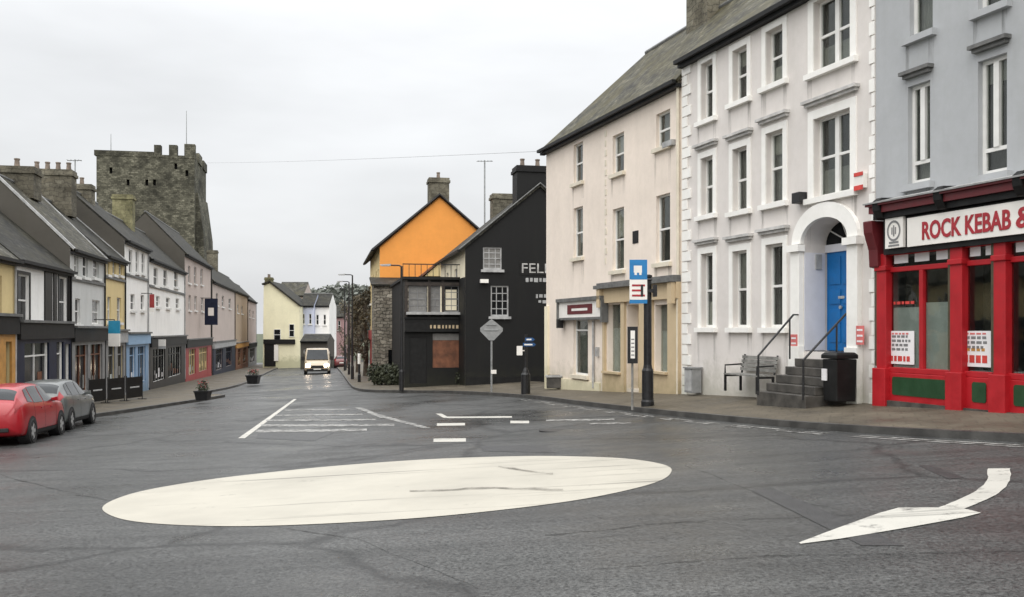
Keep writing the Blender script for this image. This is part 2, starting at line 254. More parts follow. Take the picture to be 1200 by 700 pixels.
M['headlit'] = glow('lit_headlamp', (1, .8, .6, 1), 40); M['plate'] = plain('plate_white', (.7, .7, .65, 1), .5, .05, 5, bmp=0)
M['leafdark'] = leaf('dark_foliage', (.02, .026, .014, 1), (.06, .066, .034, 1)); M['leafbrown'] = leaf('brown_foliage', (.07, .058, .038, 1), (.14, .12, .08, 1)); M['leafgrey'] = leaf('grey_green_foliage', (.085, .095, .08, 1), (.16, .17, .145, 1))  # grey-green leaves have the fading of distance put into their colour
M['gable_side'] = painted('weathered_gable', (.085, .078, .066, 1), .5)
M['bark'] = plain('bark', (.07, .055, .04, 1), .9, .35, 4, bmp=.5); M['soil'] = plain('soil', (.03, .025, .02, 1), .95, .3, 9); M['flower'] = plain('red_flowers', (.4, .04, .05, 1), .7, .3, 9)

# ------------------------------------------------------------------ mesh builder
class MB:
    def __init__(s, T=None): s.v = []; s.f = []; s.mi = []; s.T = T or Matrix.Identity(4)
    def p(s, x, y, z): s.v.append(s.T @ Vector((x, y, z))); return len(s.v) - 1
    def face(s, pts, m=0): s.f.append([s.p(*q) for q in pts]); s.mi.append(m)
    def box(s, x0, x1, y0, y1, z0, z1, m=0):
        if x0 > x1: x0, x1 = x1, x0
        if y0 > y1: y0, y1 = y1, y0
        if z0 > z1: z0, z1 = z1, z0
        i = [s.p(x, y, z) for z in (z0, z1) for x, y in ((x0, y0), (x1, y0), (x1, y1), (x0, y1))]
        for q in ((3, 2, 1, 0), (4, 5, 6, 7), (0, 1, 5, 4), (1, 2, 6, 5), (2, 3, 7, 6), (3, 0, 4, 7)): s.f.append([i[k] for k in q]); s.mi.append(m)
        return s
    def slab(s, pts, th, m=0):
        """polygon pts (ccw from outside) given thickness inwards"""
        P = [Vector(q) for q in pts]; n = (P[1] - P[0]).cross(P[-1] - P[0]).normalized()
        a = [s.p(*q) for q in P]; b = [s.p(*(q - n * th)) for q in P]; k = len(P)
        s.f.append(a); s.mi.append(m); s.f.append(b[::-1]); s.mi.append(m)
        for i in range(k): j = (i + 1) % k; s.f.append([a[j], a[i], b[i], b[j]]); s.mi.append(m)
        return s
    def prism(s, pts, ya, yb, m=0):
        """polygon in x,z (seen from -y, ccw) extruded from ya (front) to yb (back)"""
        a = [s.p(x, ya, z) for x, z in pts]; b = [s.p(x, yb, z) for x, z in pts]; k = len(pts)
        s.f.append(a); s.mi.append(m); s.f.append(b[::-1]); s.mi.append(m)
        for i in range(k): j = (i + 1) % k; s.f.append([a[j], a[i], b[i], b[j]]); s.mi.append(m)
        return s
    def tube(s, pts, r, n=8, m=0, caps=True):
        P = [Vector(q) for q in pts]; rs = r if isinstance(r, (list, tuple)) else [r] * len(P); rings = []
        for i, q in enumerate(P):
            d = (P[min(i + 1, len(P) - 1)] - P[max(i - 1, 0)])
            if d.length < 1e-9: d = Vector((0, 0, 1))
            d.normalize(); a = d.orthogonal().normalized()
            if abs(d.z) < .95: a = d.cross(Vector((0, 0, 1))).normalized()
            else: a = (Vector((1, 0, 0)) - d * d.x).normalized()
            b = d.cross(a)
            rings.append([s.p(*(q + (a * math.cos(2 * math.pi * k / n) + b * math.sin(2 * math.pi * k / n)) * rs[i])) for k in range(n)])
        for i in range(len(rings) - 1):
            for k in range(n): k2 = (k + 1) % n; s.f.append([rings[i][k], rings[i][k2], rings[i + 1][k2], rings[i + 1][k]]); s.mi.append(m)
        if caps: s.f.append(rings[0][::-1]); s.mi.append(m); s.f.append(rings[-1]); s.mi.append(m)
        return s
    def lathe(s, prof, c=(0, 0), n=14, m=0):
        return s.tube([(c[0], c[1], z) for r, z in prof], [r for r, z in prof], n, m)
    def loft(s, rings, m=0, close=True, caps=True):
        I = [[s.p(*q) for q in rg] for rg in rings]; k = len(I[0])
        for i in range(len(I) - 1):
            for j in range(k if close else k - 1):
                j2 = (j + 1) % k; s.f.append([I[i][j], I[i][j2], I[i + 1][j2], I[i + 1][j]]); s.mi.append(m)
        if caps: s.f.append(I[0][::-1]); s.mi.append(m); s.f.append(I[-1]); s.mi.append(m)
        return s
    def build(s, name, mats, parent=None, smooth=False, bevel=0):
        me = bpy.data.meshes.new(name); me.from_pydata([tuple(q) for q in s.v], [], s.f); me.update()
        if not isinstance(mats, (list, tuple)): mats = [mats]
        for k in mats: me.materials.append(M[k])
        for q, k in zip(me.polygons, s.mi): q.material_index = k; q.use_smooth = smooth
        uv = me.uv_layers.new(name='UVMap')
        for q in me.polygons:
            n = q.normal; t = Vector((-n.y, n.x, 0))
            if t.length < .05: t = Vector((1, 0, 0))
            t.normalize(); b = n.cross(t)
            for li in q.loop_indices:
                co = me.vertices[me.loops[li].vertex_index].co; uv.data[li].uv = (co.dot(t), co.dot(b))
        o = bpy.data.objects.new(name, me); C.objects.link(o)
        if parent: o.parent = parent
        if bevel:
            md = o.modifiers.new('bevel', 'BEVEL'); md.width = bevel; md.segments = 2; md.limit_method = 'ANGLE'; md.angle_limit = math.radians(40)
        return o
def thing(name, label, cat, loc=(0, 0, 0), rz=0, group=None):
    o = bpy.data.objects.new(name, None); C.objects.link(o); o.empty_display_size = .3
    o.location = loc; o.rotation_euler = (0, 0, rz); o['label'] = label; o['category'] = cat
    if group: o['group'] = group
    return o
def tag(o, label, cat, group=None, kind=None):
    o['label'] = label; o['category'] = cat
    if group: o['group'] = group
    if kind: o['kind'] = kind
    return o
def struct(o): o['kind'] = 'structure'; return o
def dup(root, loc, rz, label=None, scale=None):
    r = root.copy(); C.objects.link(r); r.location = loc; r.rotation_euler = (0, 0, rz)
    if label: r['label'] = label
    if scale: r.scale = scale
    for ch in list(root.children):
        c = ch.copy(); C.objects.link(c); c.parent = r
        for g in list(ch.children):
            d = g.copy(); C.objects.link(d); d.parent = c
    return r

# ------------------------------------------------------------------ terrain
def soft(x, k): return .5 * (x + math.sqrt(x * x + k * k))
def h(X, Y):
    a = .06 * X + .025 * soft(-4 - X, 1.5)
    b = -.034 * Y + .014 * soft(Y - 16, 2.5) + .007 * soft(Y - 60, 6) + .013 * soft(Y - 165, 10)
    if X < -40: a -= .035 * (X + 40)
    if X > 22: a -= .06 * (X - 22)
    return a + b
def ground(px, py, up=0):
    """point of the road surface seen at a photo position"""
    k = (px - 600) / F; q = (py - HY) / F; lo, hi = 3.0, 200.0
    for _ in range(60):
        mid = (lo + hi) / 2
        if HC - q * mid > h(k * mid, mid) + up: lo = mid
        else: hi = mid
    return (k * lo, lo)
def at(px, Y): return (px - 600) * Y / F
def zz(py, Y): return HC - (py - HY) * Y / F
def rng(a, b, st):
    n = max(1, int(round((b - a) / st))); return [a + (b - a) * i / n for i in range(n + 1)]
def sheet(name, xs, ys, fn, mat):
    m = MB(); I = [[m.p(x, y, fn(x, y)) for x in xs] for y in ys]
    for j in range(len(ys) - 1):
        for i in range(len(xs) - 1): m.f.append([I[j][i], I[j][i + 1], I[j + 1][i + 1], I[j + 1][i]]); m.mi.append(0)
    return struct(m.build(name, mat, smooth=True))
sheet('ground', rng(-900, -60, 60) + rng(-50, 40, 5) + rng(60, 900, 60), rng(-300, -20, 40) + rng(-12, 170, 5) + rng(190, 1500, 90), lambda x, y: h(x, max(min(y, 400), -40)) - .35 - (0 if y < 170 else 0), 'earth')
sheet('road', rng(-46, -16, 1.5) + rng(-15.5, 16, .5) + rng(17, 38, 2), rng(-16, 2, 2) + rng(2.5, 60, .5) + rng(61, 168, 1.5), h, 'asphalt')

def mark(name, polys, mat, up=.006):
    """painted marking: photo outlines laid on the road surface, cut into small quads"""
    m = MB()
    for P in polys:
        q = [ground(*p) for p in P]
        strip_quads(m, q, up)
    return struct(m.build(name, mat))
def strip_quads(m, q, up):
    (ax, ay), (bx, by), (cx, cy), (dx, dy) = q
    nu = max(1, int(max(math.dist(q[0], q[1]), math.dist(q[2], q[3])) / .5)); nv = max(1, int(max(math.dist(q[0], q[3]), math.dist(q[1], q[2])) / .5))
    G = []
    for j in range(nv + 1):
        t = j / nv; row = []
        for i in range(nu + 1):
            s_ = i / nu; x = (ax * (1 - s_) + bx * s_) * (1 - t) + (dx * (1 - s_) + cx * s_) * t; y = (ay * (1 - s_) + by * s_) * (1 - t) + (dy * (1 - s_) + cy * s_) * t
            row.append(m.p(x, y, h(x, y) + up))
        G.append(row)
    for j in range(nv):
        for i in range(nu): m.f.append([G[j][i], G[j][i + 1], G[j + 1][i + 1], G[j + 1][i]]); m.mi.append(0)
def seam(pts, w0):
    P = []
    for a, b in zip(pts, pts[1:]):
        n = max(2, int(math.dist(a, b) / 14))
        for k in range(n): P.append((a[0] + (b[0] - a[0]) * k / n + R.uniform(-3, 3), a[1] + (b[1] - a[1]) * k / n + R.uniform(-.7, .7)))
    P.append(pts[-1]); out_ = []; ws = [w0 * R.uniform(.35, 1.1) for _ in P]
    for k in range(len(P) - 1): out_.append(((P[k][0], P[k][1] - ws[k] / 2), (P[k][0], P[k][1] + ws[k] / 2), (P[k + 1][0], P[k + 1][1] + ws[k + 1] / 2), (P[k + 1][0], P[k + 1][1] - ws[k + 1] / 2)))
    return out_
# painted roundabout disc
el = [ground(*p) for p in ((121, 597), (784, 553), (562, 535), (330, 617))]
cx_ = sum(p[0] for p in (el[0], el[1])) / 2; cy_ = (el[2][1] + el[3][1]) / 2
rad = (math.dist(el[0], el[1]) / 2 + (el[2][1] - el[3][1]) / 2) / 2
print('disc', el, cx_, cy_, rad)
DISC = (-1.62, 12.9, 3.79)
m = MB(); c0 = m.p(DISC[0], DISC[1], h(*DISC[:2]) + .018); prev = None; nS = 144
for k in range(1, 13):
    r_ = DISC[2] * k / 12; ring = []
    for i in range(nS):
        a_ = 2 * math.pi * i / nS; rr = r_ + (.012 * math.sin(5 * a_) + .008 * math.sin(13 * a_ + 1) if k == 12 else 0); x = DISC[0] + rr * math.cos(a_); y = DISC[1] + rr * .805 * math.sin(a_)
        ring.append(m.p(x, y, h(x, y) + .006 + .012 * (1 - (k / 12) ** 2)))
    for i in range(nS):
        j = (i + 1) % nS
        m.f.append([c0, ring[i], ring[j]] if prev is None else [prev[i], ring[i], ring[j], prev[j]]); m.mi.append(0)
    prev = ring
struct(m.build('roundabout_disc', 'disc_paint', smooth=True))
mark('tyre_scuff', seam([(585, 549), (612, 553), (648, 557)], 4) + seam([(478, 578), (520, 576), (580, 574), (660, 576)], 2.6), 'scuff', .024)
# turn arrow
top = [(1158, 550), (1156, 563), (1146, 573), (1126, 585), (1104, 594.5), (1053, 596), (1030, 603), (1000, 612), (970, 624), (936, 637.5)]
bot = [(1182.5, 549), (1182, 562), (1171, 573), (1150, 583.5), (1122, 597), (1149, 603), (1110, 612), (1060, 620.5), (1005, 629), (936.5, 638)]
def spl(P, n=5):
    Q = []
    for i in range(len(P) - 1):
        p0, p1, p2, p3 = (Vector(P[max(i - 1, 0)]), Vector(P[i]), Vector(P[i + 1]), Vector(P[min(i + 2, len(P) - 1)]))
        for k in range(n): t = k / n; Q.append(tuple(.5 * (2 * p1 + (p2 - p0) * t + (2 * p0 - 5 * p1 + 4 * p2 - p3) * t * t + (3 * p1 - p0 - 3 * p2 + p3) * t ** 3)))
    return Q + [P[-1]]
jit = lambda p: (p[0] + R.uniform(-.8, .8), p[1] + R.uniform(-.25, .25))
ta, tb = [[jit(p) for p in spl(q)] for q in ([(1157, 550), (1157, 562), (1147, 573.5), (1127, 585), (1098, 596.5)], [(1183.5, 549.5), (1184, 562), (1176, 573.5), (1157, 586), (1126, 599)])]
ha, hb = [[jit(p) for p in q] for q in ([(1126, 595.5), (1090, 595.8), (1053, 596), (1030, 602.5), (1000, 612.5), (970, 624), (937, 637)], [(1150, 602), (1128, 607.5), (1100, 612.5), (1068, 618.5), (1030, 625), (985, 632), (937.5, 638.2)])]
mark('turn_arrow', [(ta[i], tb[i], tb[i + 1], ta[i + 1]) for i in range(len(ta) - 1)] + [(ha[i], hb[i], hb[i + 1], ha[i + 1]) for i in range(len(ha) - 1)], 'road_white', .007)
def ln(x0, y0, x1, y1, w0, w1): return ((x0, y0 - w0 / 2), (x0, y0 + w0 / 2), (x1, y1 + w1 / 2), (x1, y1 - w1 / 2))
def slant(x0, y0, x1, y1, w0, w1): return ((x0 - w0 / 2, y0), (x0 + w0 / 2, y0), (x1 + w1 / 2, y1), (x1 - w1 / 2, y1))
mark('centre_line', [slant(283, 514, 346, 468, 8, 3.5)], 'road_white')
mark('give_way_line', [ln(508, 516.5, 546, 516, 4, 4), ln(512, 498, 545, 497.5, 3, 3), ln(598, 495, 620, 495, 3, 3), ln(524, 489.5, 600, 489, 1.8, 1.8), slant(514, 485, 523, 490, 7, 7)], 'road_white')
mark('hatched_marking', [ln(300, 505.5, 430, 504, 3.2, 2.6), ln(306, 499, 462, 498, 2.6, 2.4), ln(312, 493, 440, 492, 1.6, 1.6), ln(322, 487, 425, 486, 1.4, 1.4), ln(332, 481, 410, 480, 1.2, 1.2), slant(440, 486, 500, 502, 11, 11), slant(420, 478, 450, 490, 9, 9)], 'road_worn')
mark('worn_lane_line', [ln(640, 493, 720, 492, 1.8, 1.8), ln(690, 497, 740, 496, 1.6, 1.6)], 'road_worn')
mark('road_patch', [((880, 575), (1010, 640), (1060, 640), (905, 572)), ((1130, 560), (1090, 545), (1076, 546), (1112, 562)), ((562, 523), (566, 529), (652, 531), (640, 522)), ((303, 507), (300, 514), (368, 517), (392, 507))], 'patch', .004)
m = MB(); x, y = ground(648, 505)
m.lathe([(.001, h(x, y) + .012), (.3, h(x, y) + .012), (.3, h(x, y) - .05)], (x, y), 20); struct(m.build('manhole_cover', 'iron'))
m = MB(); x, y = ground(468, 660); m.lathe([(.001, h(x, y) + .012), (.32, h(x, y) + .012), (.32, h(x, y) - .05)], (x, y), 24)
struct(m.build('manhole_cover', 'iron')) if False else None
mark('joint_seam', seam([(640, 628), (800, 612), (1000, 604)], 1.4) + seam([(690, 668), (900, 652), (1210, 646)], 1.6) + seam([(0, 556), (70, 575), (125, 586)], 1.1) + seam([(800, 545), (880, 575), (985, 598)], 1.0) + seam([(90, 580), (200, 600), (420, 632), (560, 690)], 1.3), 'seam', .004)

# pavements with kerbs
def chaikin(P, n=2):
    for _ in range(n):
        Q = [P[0]]
        for a, b in zip(P, P[1:]): Q += [tuple(a[k] * .75 + b[k] * .25 for k in range(len(a))), tuple(a[k] * .25 + b[k] * .75 for k in range(len(a)))]
        P = Q + [P[-1]]
    return P
def refine(P, st=1.0):
    Q = [P[0]]
    for a, b in zip(P, P[1:]):
        n = max(1, int(math.dist(a[:2], b[:2]) / st))
        for i in range(1, n + 1): Q.append(tuple(a[k] + (b[k] - a[k]) * i / n for k in range(len(a))))
    return Q
def pavement(pairs, side):
    """pairs of kerb point x,y and back point x,y,z"""
    P = refine(chaikin([(k[0], k[1], b[0], b[1], (b[2] if b[2] is not None else h(b[0], b[1]) + .17)) for k, b in pairs]))
    m = MB(); kb = MB(); rows = []
    for i, (kx, ky, bx, by, bz) in enumerate(P):
        d = Vector((bx - kx, by - ky)); l = d.length; d /= l
        kz = h(kx, ky); ix, iy = kx + d.x * .15, ky + d.y * .15
        top = kz + .125
        rows.append((Vector((kx, ky, kz - .05)), Vector((kx + d.x * .012, ky + d.y * .012, top)), Vector((ix, iy, top + .002)), Vector((ix, iy, top - .004)), Vector((bx, by, bz))))
    for a, b in zip(rows, rows[1:]):
        for k in (0, 1):
            q = [a[k], b[k], b[k + 1], a[k + 1]]
            kb.face([tuple(t) for t in (q if side > 0 else q[::-1])])
        for j in range(4):
            f = lambda r, t: r[3].lerp(r[4], t)
            q = [f(a, j / 4), f(b, j / 4), f(b, (j + 1) / 4), f(a, (j + 1) / 4)]
            m.face([tuple(t) for t in (q if side > 0 else q[::-1])])
    struct(m.build('pavement', 'paving')); struct(kb.build('kerb', 'kerb'))
    return P
def fw(u, e=0): return (1.39 + .319 * u - .948 * e, 38.1 - .948 * u - .319 * e)
def bk(u, z): x, y = fw(u, -.5); return (x, y, z)
pr = [((13.2, 1.5), bk(39, .5)), ((11.6, 5), bk(35, .45)), ((9.4, 9.2), bk(30, .38)), ((7.3, 13.4), bk(24.5, .27)), ((5.9, 16.2), bk(21.5, .18)), ((5.02, 18.4), bk(19, .08)), ((3.5, 22.9), bk(13.5, -.11)),
      ((2.0, 28.3), bk(7, -.43)), ((.8, 33.2), bk(1, -.70)), ((-2.2, 40.8), (1.5, 47, -.92)), ((-5.2, 44.6), (-3.0, 52, None)), ((-7.4, 46.9), (-5.5, 58, None)), ((-8.6, 51), (-7, 61, None)), ((-9.4, 54.7), (-7.6, 66, None)), ((-18.4, 100), (-14, 102, None)), ((-29, 150), (-25, 152, None))]
pavement(pr, 1)
def lb(Y): return (-.1955 * Y - 11.3, Y)
pl_ = [((-10.9, 4), 3), ((-11.6, 12), 12), ((-13.65, 22.5), 22.5), ((-15.2, 31), 31), ((-14.7, 33.4), 35), ((-14.2, 46.5), 46.5), ((-14.6, 47.8), 49), ((-17.0, 49.8), 51), ((-18.2, 63.9), 64), ((-26, 100), 101), ((-36, 150), 151)]
pavement([(k, lb(Y) + (None,)) for k, Y in pl_], -1)
# broken line beside the right kerb
kl = refine(chaikin([k for k, b in pr[2:9]]), .5); m = MB()
for i in range(len(kl) - 1):
    (x0, y0), (x1, y1) = kl[i], kl[i + 1]; d = Vector((x1 - x0, y1 - y0)).normalized(); n_ = Vector((-d.y, d.x))
    for off in (.28, .46):
        if y0 > 15 and (i * 7 + int(off * 50)) % 5 < 2: continue
        q = [(x0 + n_.x * off, y0 + n_.y * off), (x0 + n_.x * (off + .09), y0 + n_.y * (off + .09)), (x1 + n_.x * (off + .09), y1 + n_.y * (off + .09)), (x1 + n_.x * off, y1 + n_.y * off)]
        strip_quads(m, q, .006)
struct(m.build('kerbside_line', 'road_worn'))

# ------------------------------------------------------------------ building helpers
class Row:
    """a facade line: x along it from left to right, y into the house, z world height"""
    def __init__(s, ox, oy, ex, ey):
        l = math.hypot(ex, ey); s.o = (ox, oy); s.e = (ex / l, ey / l); s.n = (-s.e[1], s.e[0]); s.rz = math.atan2(s.e[1], s.e[0])
    def u(s, px, e=0):
        k = (px - 600) / F; ox = s.o[0] - s.n[0] * e; oy = s.o[1] - s.n[1] * e
        return (k * oy - ox) / (s.e[0] - k * s.e[1])
    def w(s, u, y=0): return (s.o[0] + s.e[0] * u + s.n[0] * y, s.o[1] + s.e[1] * u + s.n[1] * y)
    def z(s, px, py, e=0): return zz(py, s.w(s.u(px, e), -e)[1])
    def uz(s, px, py, e=0): return s.u(px, e), s.z(px, py, e)
class House:
    def __init__(s, name, label, row, u0, u1, zb, cat='house'):
        s.row = row; s.u0, s.u1, s.zb = u0, u1, zb
        x, y = row.w(u0); s.t = thing(name, label, cat, (x, y, zb), row.rz)
        s.T = Matrix.Translation((-u0, 0, -zb))
    def mb(s, T=None): return MB(s.T @ T if T is not None else s.T)
    def add(s, name, mb, mats, parent=None, label=None, **k):
        o = mb.build(name, mats, parent or s.t, **k)
        if label: o['label'] = label
        return o
def wall_face(m, x0, x1, z0, z1, ops, reveal=.18, y=0, mi=0):
    xs = sorted({x0, x1, *[min(max(v, x0), x1) for o in ops for v in o[:2]]}); zs = sorted({z0, z1, *[min(max(v, z0), z1) for o in ops for v in o[2:4]]})
    for a, b in zip(xs, xs[1:]):
        for c, d in zip(zs, zs[1:]):
            mx_, mz = (a + b) / 2, (c + d) / 2
            if any(o[0] < mx_ < o[1] and o[2] < mz < o[3] for o in ops): continue
            m.face([(a, y, c), (b, y, c), (b, y, d), (a, y, d)], mi)
    for o in ops:
        a, b, c, d = o[:4]; r = o[4] if len(o) > 4 else reveal
        m.face([(a, y, c), (a, y + r, c), (a, y + r, d), (a, y, d)], mi); m.face([(b, y + r, c), (b, y, c), (b, y, d), (b, y + r, d)], mi)
        m.face([(a, y, d), (a, y + r, d), (b, y + r, d), (b, y, d)], mi); m.face([(a, y + r, c), (a, y, c), (b, y, c), (b, y + r, c)], mi)
def shell(H, D, eave, ridge, ops, mat, rd=None, hipl=0, side=None):
    """front wall with openings, side walls with gables, back wall"""
    m = H.mb(); g = .006; a, b = H.u0 + g, H.u1 - g; z0 = H.zb - 1.2; rd = D / 2 if rd is None else rd
    wall_face(m, a, b, z0, eave, ops)
    for x, flip in ((a, 0), (b, 1)):
        q = [(x, D, z0), (x, 0, z0), (x, 0, eave), (x, rd, ridge), (x, D, eave)]
        if hipl and not flip: q = [(x, D, z0), (x, 0, z0), (x, 0, eave), (x, D, eave)]
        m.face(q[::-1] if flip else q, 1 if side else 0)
    m.face([(b, D, z0), (a, D, z0), (a, D, eave), (b, D, eave)])
    return H.add('wall', m, [mat, side] if side else mat)
def roof(H, D, eave, ridge, mat, over=.25, rd=None, hipl=0, gutter=True, th=.1, side=0.0, verge=None):
    rd = D / 2 if rd is None else rd; a, b = H.u0 + .004 - side, H.u1 - .004 + side; up = .09
    k = (ridge - eave) / rd; kb = (ridge - eave) / (D - rd); m = H.mb()
    zf = eave - over * k + up; zk = eave - over * kb + up; R_ = ridge + up
    ah = a + hipl
    if hipl: a -= over
    m.slab([(a, -over, zf), (b, -over, zf), (b, rd, R_), (ah, rd, R_)], th)
    m.slab([(b, D + over, zk), (a, D + over, zk), (ah, rd, R_), (b, rd, R_)], th)
    if hipl: m.slab([(a, D + over, zk), (a, -over, zf), (ah, rd, R_)], th)
    r = H.add('roof', m, mat)
    m = H.mb(); m.tube([(ah, rd, R_ + .0), (b, rd, R_ + .0)], .09, 8); H.add('ridge_tiles', m, 'trimdark', r)
    if gutter:
        m = H.mb(); m.box(a + .01, b - .01, -over - .12, -over + .0, zf - .11, zf + .0); m.box(a + .01, b - .01, -over + .02, -.005, zf - .2, zf - .1)
        H.add('gutter', m, 'darktrim', r)
    if verge:
        for x in verge:
            m = H.mb(); m.slab([(x - .11, -over, zf + .05), (x + .11, -over, zf + .05), (x + .11, rd, R_ + .05), (x - .11, rd, R_ + .05)], .09)
            H.add('verge_coping', m, 'greyjoin', r)
    return r
def chimney(H, x0, x1, y0, y1, z0, z1, mat='chimney', pots=3, T=None, capmat=None):
    m = H.mb(T); m.box(x0, x1, y0, y1, z0, z1 - .32); m.box(x0 - .07, x1 + .07, y0 - .07, y1 + .07, z1 - .315, z1 - .16, 0); m.box(x0 - .02, x1 + .02, y0 - .02, y1 + .02, z1 - .158, z1, 0)
    c = H.add('chimney', m, mat)
    long_x = (x1 - x0) >= (y1 - y0)
    for i in range(pots):
        t = (i + .5) / pots; cx, cy = (x0 + (x1 - x0) * t, (y0 + y1) / 2) if long_x else ((x0 + x1) / 2, y0 + (y1 - y0) * t)
        m = H.mb(T); m.lathe([(.13, z1 - .02), (.12, z1 + .08), (.1, z1 + .34), (.125, z1 + .36), (.125, z1 + .42), (.07, z1 + .42)], (cx, cy), 10); H.add('chimney_pot', m, 'pot', c)
    return c
def window(H, a, b, c, d, dep=.15, fr='joinery', glass='farglass', style='sash', fw_=.055, sill=True, sur=None, surmat=None, hood=None, hoodmat=None, T=None, curtain_backing=None, y=0, blind=None, sillmat=None):
    m = H.mb(T); yf, yb = y + dep - .05, y + dep + .02
    m.box(a, a + fw_, yf, yb, c, d); m.box(b - fw_, b, yf, yb, c, d); m.box(a + fw_, b - fw_, yf, yb, d - fw_, d); m.box(a + fw_, b - fw_, yf, yb, c, c + fw_ * 1.3)
    w_ = b - a; hgt = d - c; mid = (c + d) / 2; t = .022
    if style in ('sash', 'double', 'sash6', 'sash4'): m.box(a + fw_, b - fw_, yf + .006, yb - .004, mid - .03, mid + .03)
    if style == 'double': m.box((a + b) / 2 - .07, (a + b) / 2 + .07, yf - .01, yb, c + fw_, d - fw_)
    if style in ('sash6', 'sash4'):
        n = 3 if style == 'sash6' else 2
        for i in range(1, n): m.box(a + w_ * i / n - .014, a + w_ * i / n + .014, yf + .012, yb - .006, c + fw_, d - fw_)
        for z in (c + hgt * .25, c + hgt * .75): m.box(a + fw_, b - fw_, yf + .014, yb - .008, z - .014, z + .014)
    if style == 'grid':
        for i in (1, 2): m.box(a + w_ * i / 3 - .02, a + w_ * i / 3 + .02, yf + .01, yb, c + fw_, d - fw_)
        for i in (1, 2, 3): m.box(a + fw_, b - fw_, yf + .012, yb - .004, c + hgt * i / 4 - .02, c + hgt * i / 4 + .02)
    if style == 'casement':
        m.box(a + fw_, b - fw_, yf + .004, yb - .002, c + hgt * .22 - .035, c + hgt * .22 + .035)
        m.box((a + b) / 2 - .06, (a + b) / 2 + .06, yf - .02, yb, c + hgt * .22 + .036, d - fw_)
    if style == 'shop':
        m.box(a + fw_, b - fw_, yf + .004, yb - .002, d - hgt * .2 - .03, d - hgt * .2 + .03)
    o = H.add('window', m, fr)
    if sur:
        m = H.mb(T); m.box(a - sur, a - .002, y - .03, y + .004, c - .001, d + sur); m.box(b + .002, b + sur, y - .03, y + .004, c - .001, d + sur); m.box(a - .001, b + .001, y - .031, y + .004, d + .002, d + sur)
        H.add('surround', m, surmat or fr, o)
    if sill:
        s_ = sur or .06; m = H.mb(T); m.box(a - s_ - .05, b + s_ + .05, y - .12, y + .01, c - .13, c - .003); m.box(a + .003, b - .003, y + .01, y + dep - .05, c - .02, c + .004); H.add('sill', m, sillmat or surmat or fr, o)
    if hood:
        m = H.mb(T); s_ = (sur or .0) + .1; m.box(a - s_, b + s_, y - .16, y + .002, d + (sur or 0) + hood, d + (sur or 0) + hood + .07); m.box(a - s_ + .05, b + s_ - .05, y - .1, y + .002, d + (sur or 0) + hood - .07, d + (sur or 0) + hood - .001); H.add('hood', m, hoodmat or 'greyjoin', o)
    if curtain_backing:
        m = H.mb(T); s_ = (sur or .06) + .05
        for x0 in (a - s_, b + s_ - .22):
            w2 = R.uniform(.1, .22); z1 = c - .132; hh = R.uniform(.5, 1.3); m.face([(x0, y - .004, z1 - hh), (x0 + w2, y - .004, z1 - hh), (x0 + w2, y - .004, z1), (x0, y - .004, z1)])
        H.add('rain_streaks', m, 'streak', o)
    m = H.mb(T); m.box(a + fw_ * .6, b - fw_ * .6, y + dep - .012, y + dep - .004, c + fw_ * .6, d - fw_ * .6); H.add('pane', m, glass, o)
    if curtain_backing:
        m = H.mb(T); n = 14
        for i in range(n):
            xa, xb = a + w_ * i / n, a + w_ * (i + 1) / n; m.face([(xa, y + dep + .1 + .02 * (i % 2), c), (xb, y + dep + .1 + .02 * ((i + 1) % 2), c), (xb, y + dep + .1 + .02 * ((i + 1) % 2), d), (xa, y + dep + .1 + .02 * (i % 2), d)])
        H.add('curtain', m, curtain_backing, o)  # pleated backing; the dark kind has the room's dimness coloured in
    if blind:
        k, bm = blind; m = H.mb(T)
        if k > 0: m.box(a + fw_, b - fw_, y + dep + .04, y + dep + .05, d - hgt * k, d - fw_)
        else: m.box(a + fw_, b - fw_, y + dep + .04, y + dep + .05, c + fw_, c - hgt * k)
        H.add('blind', m, bm, o)
    return o
def letters(H, name, txt, a, b, c, d, y, mat, parent, T=None, th=.012, bold=.0):
    cu = bpy.data.curves.new('lettering', 'FONT'); cu.body = txt; cu.size = 1; cu.extrude = .01; cu.offset = bold; cu.resolution_u = 3
    o = bpy.data.objects.new('lettering', cu); C.objects.link(o); bpy.context.view_layer.update()
    me0 = o.to_mesh(); vs_ = [tuple(v.co) for v in me0.vertices]; fs = [list(p.vertices) for p in me0.polygons]
    o.to_mesh_clear(); C.objects.unlink(o); bpy.data.objects.remove(o); bpy.data.curves.remove(cu)
    xs = [v[0] for v in vs_]; ys = [v[1] for v in vs_]; x0, x1, y0, y1 = min(xs), max(xs), min(ys), max(ys)
    m = H.mb(T) if H else MB(T)
    for v in vs_: m.p(a + (v[0] - x0) / (x1 - x0) * (b - a), y - th * (.5 + v[2] / .02), c + (v[1] - y0) / (y1 - y0) * (d - c))
    m.f = fs; m.mi = [0] * len(fs)
    return m.build(name, mat, parent)

# ================================================================== RIGHT TERRACE
RR = Row(1.39, 38.1, .319, -.948)
uC, uW, uG, uE = RR.u(640), RR.u(800), RR.u(1026), 30.0
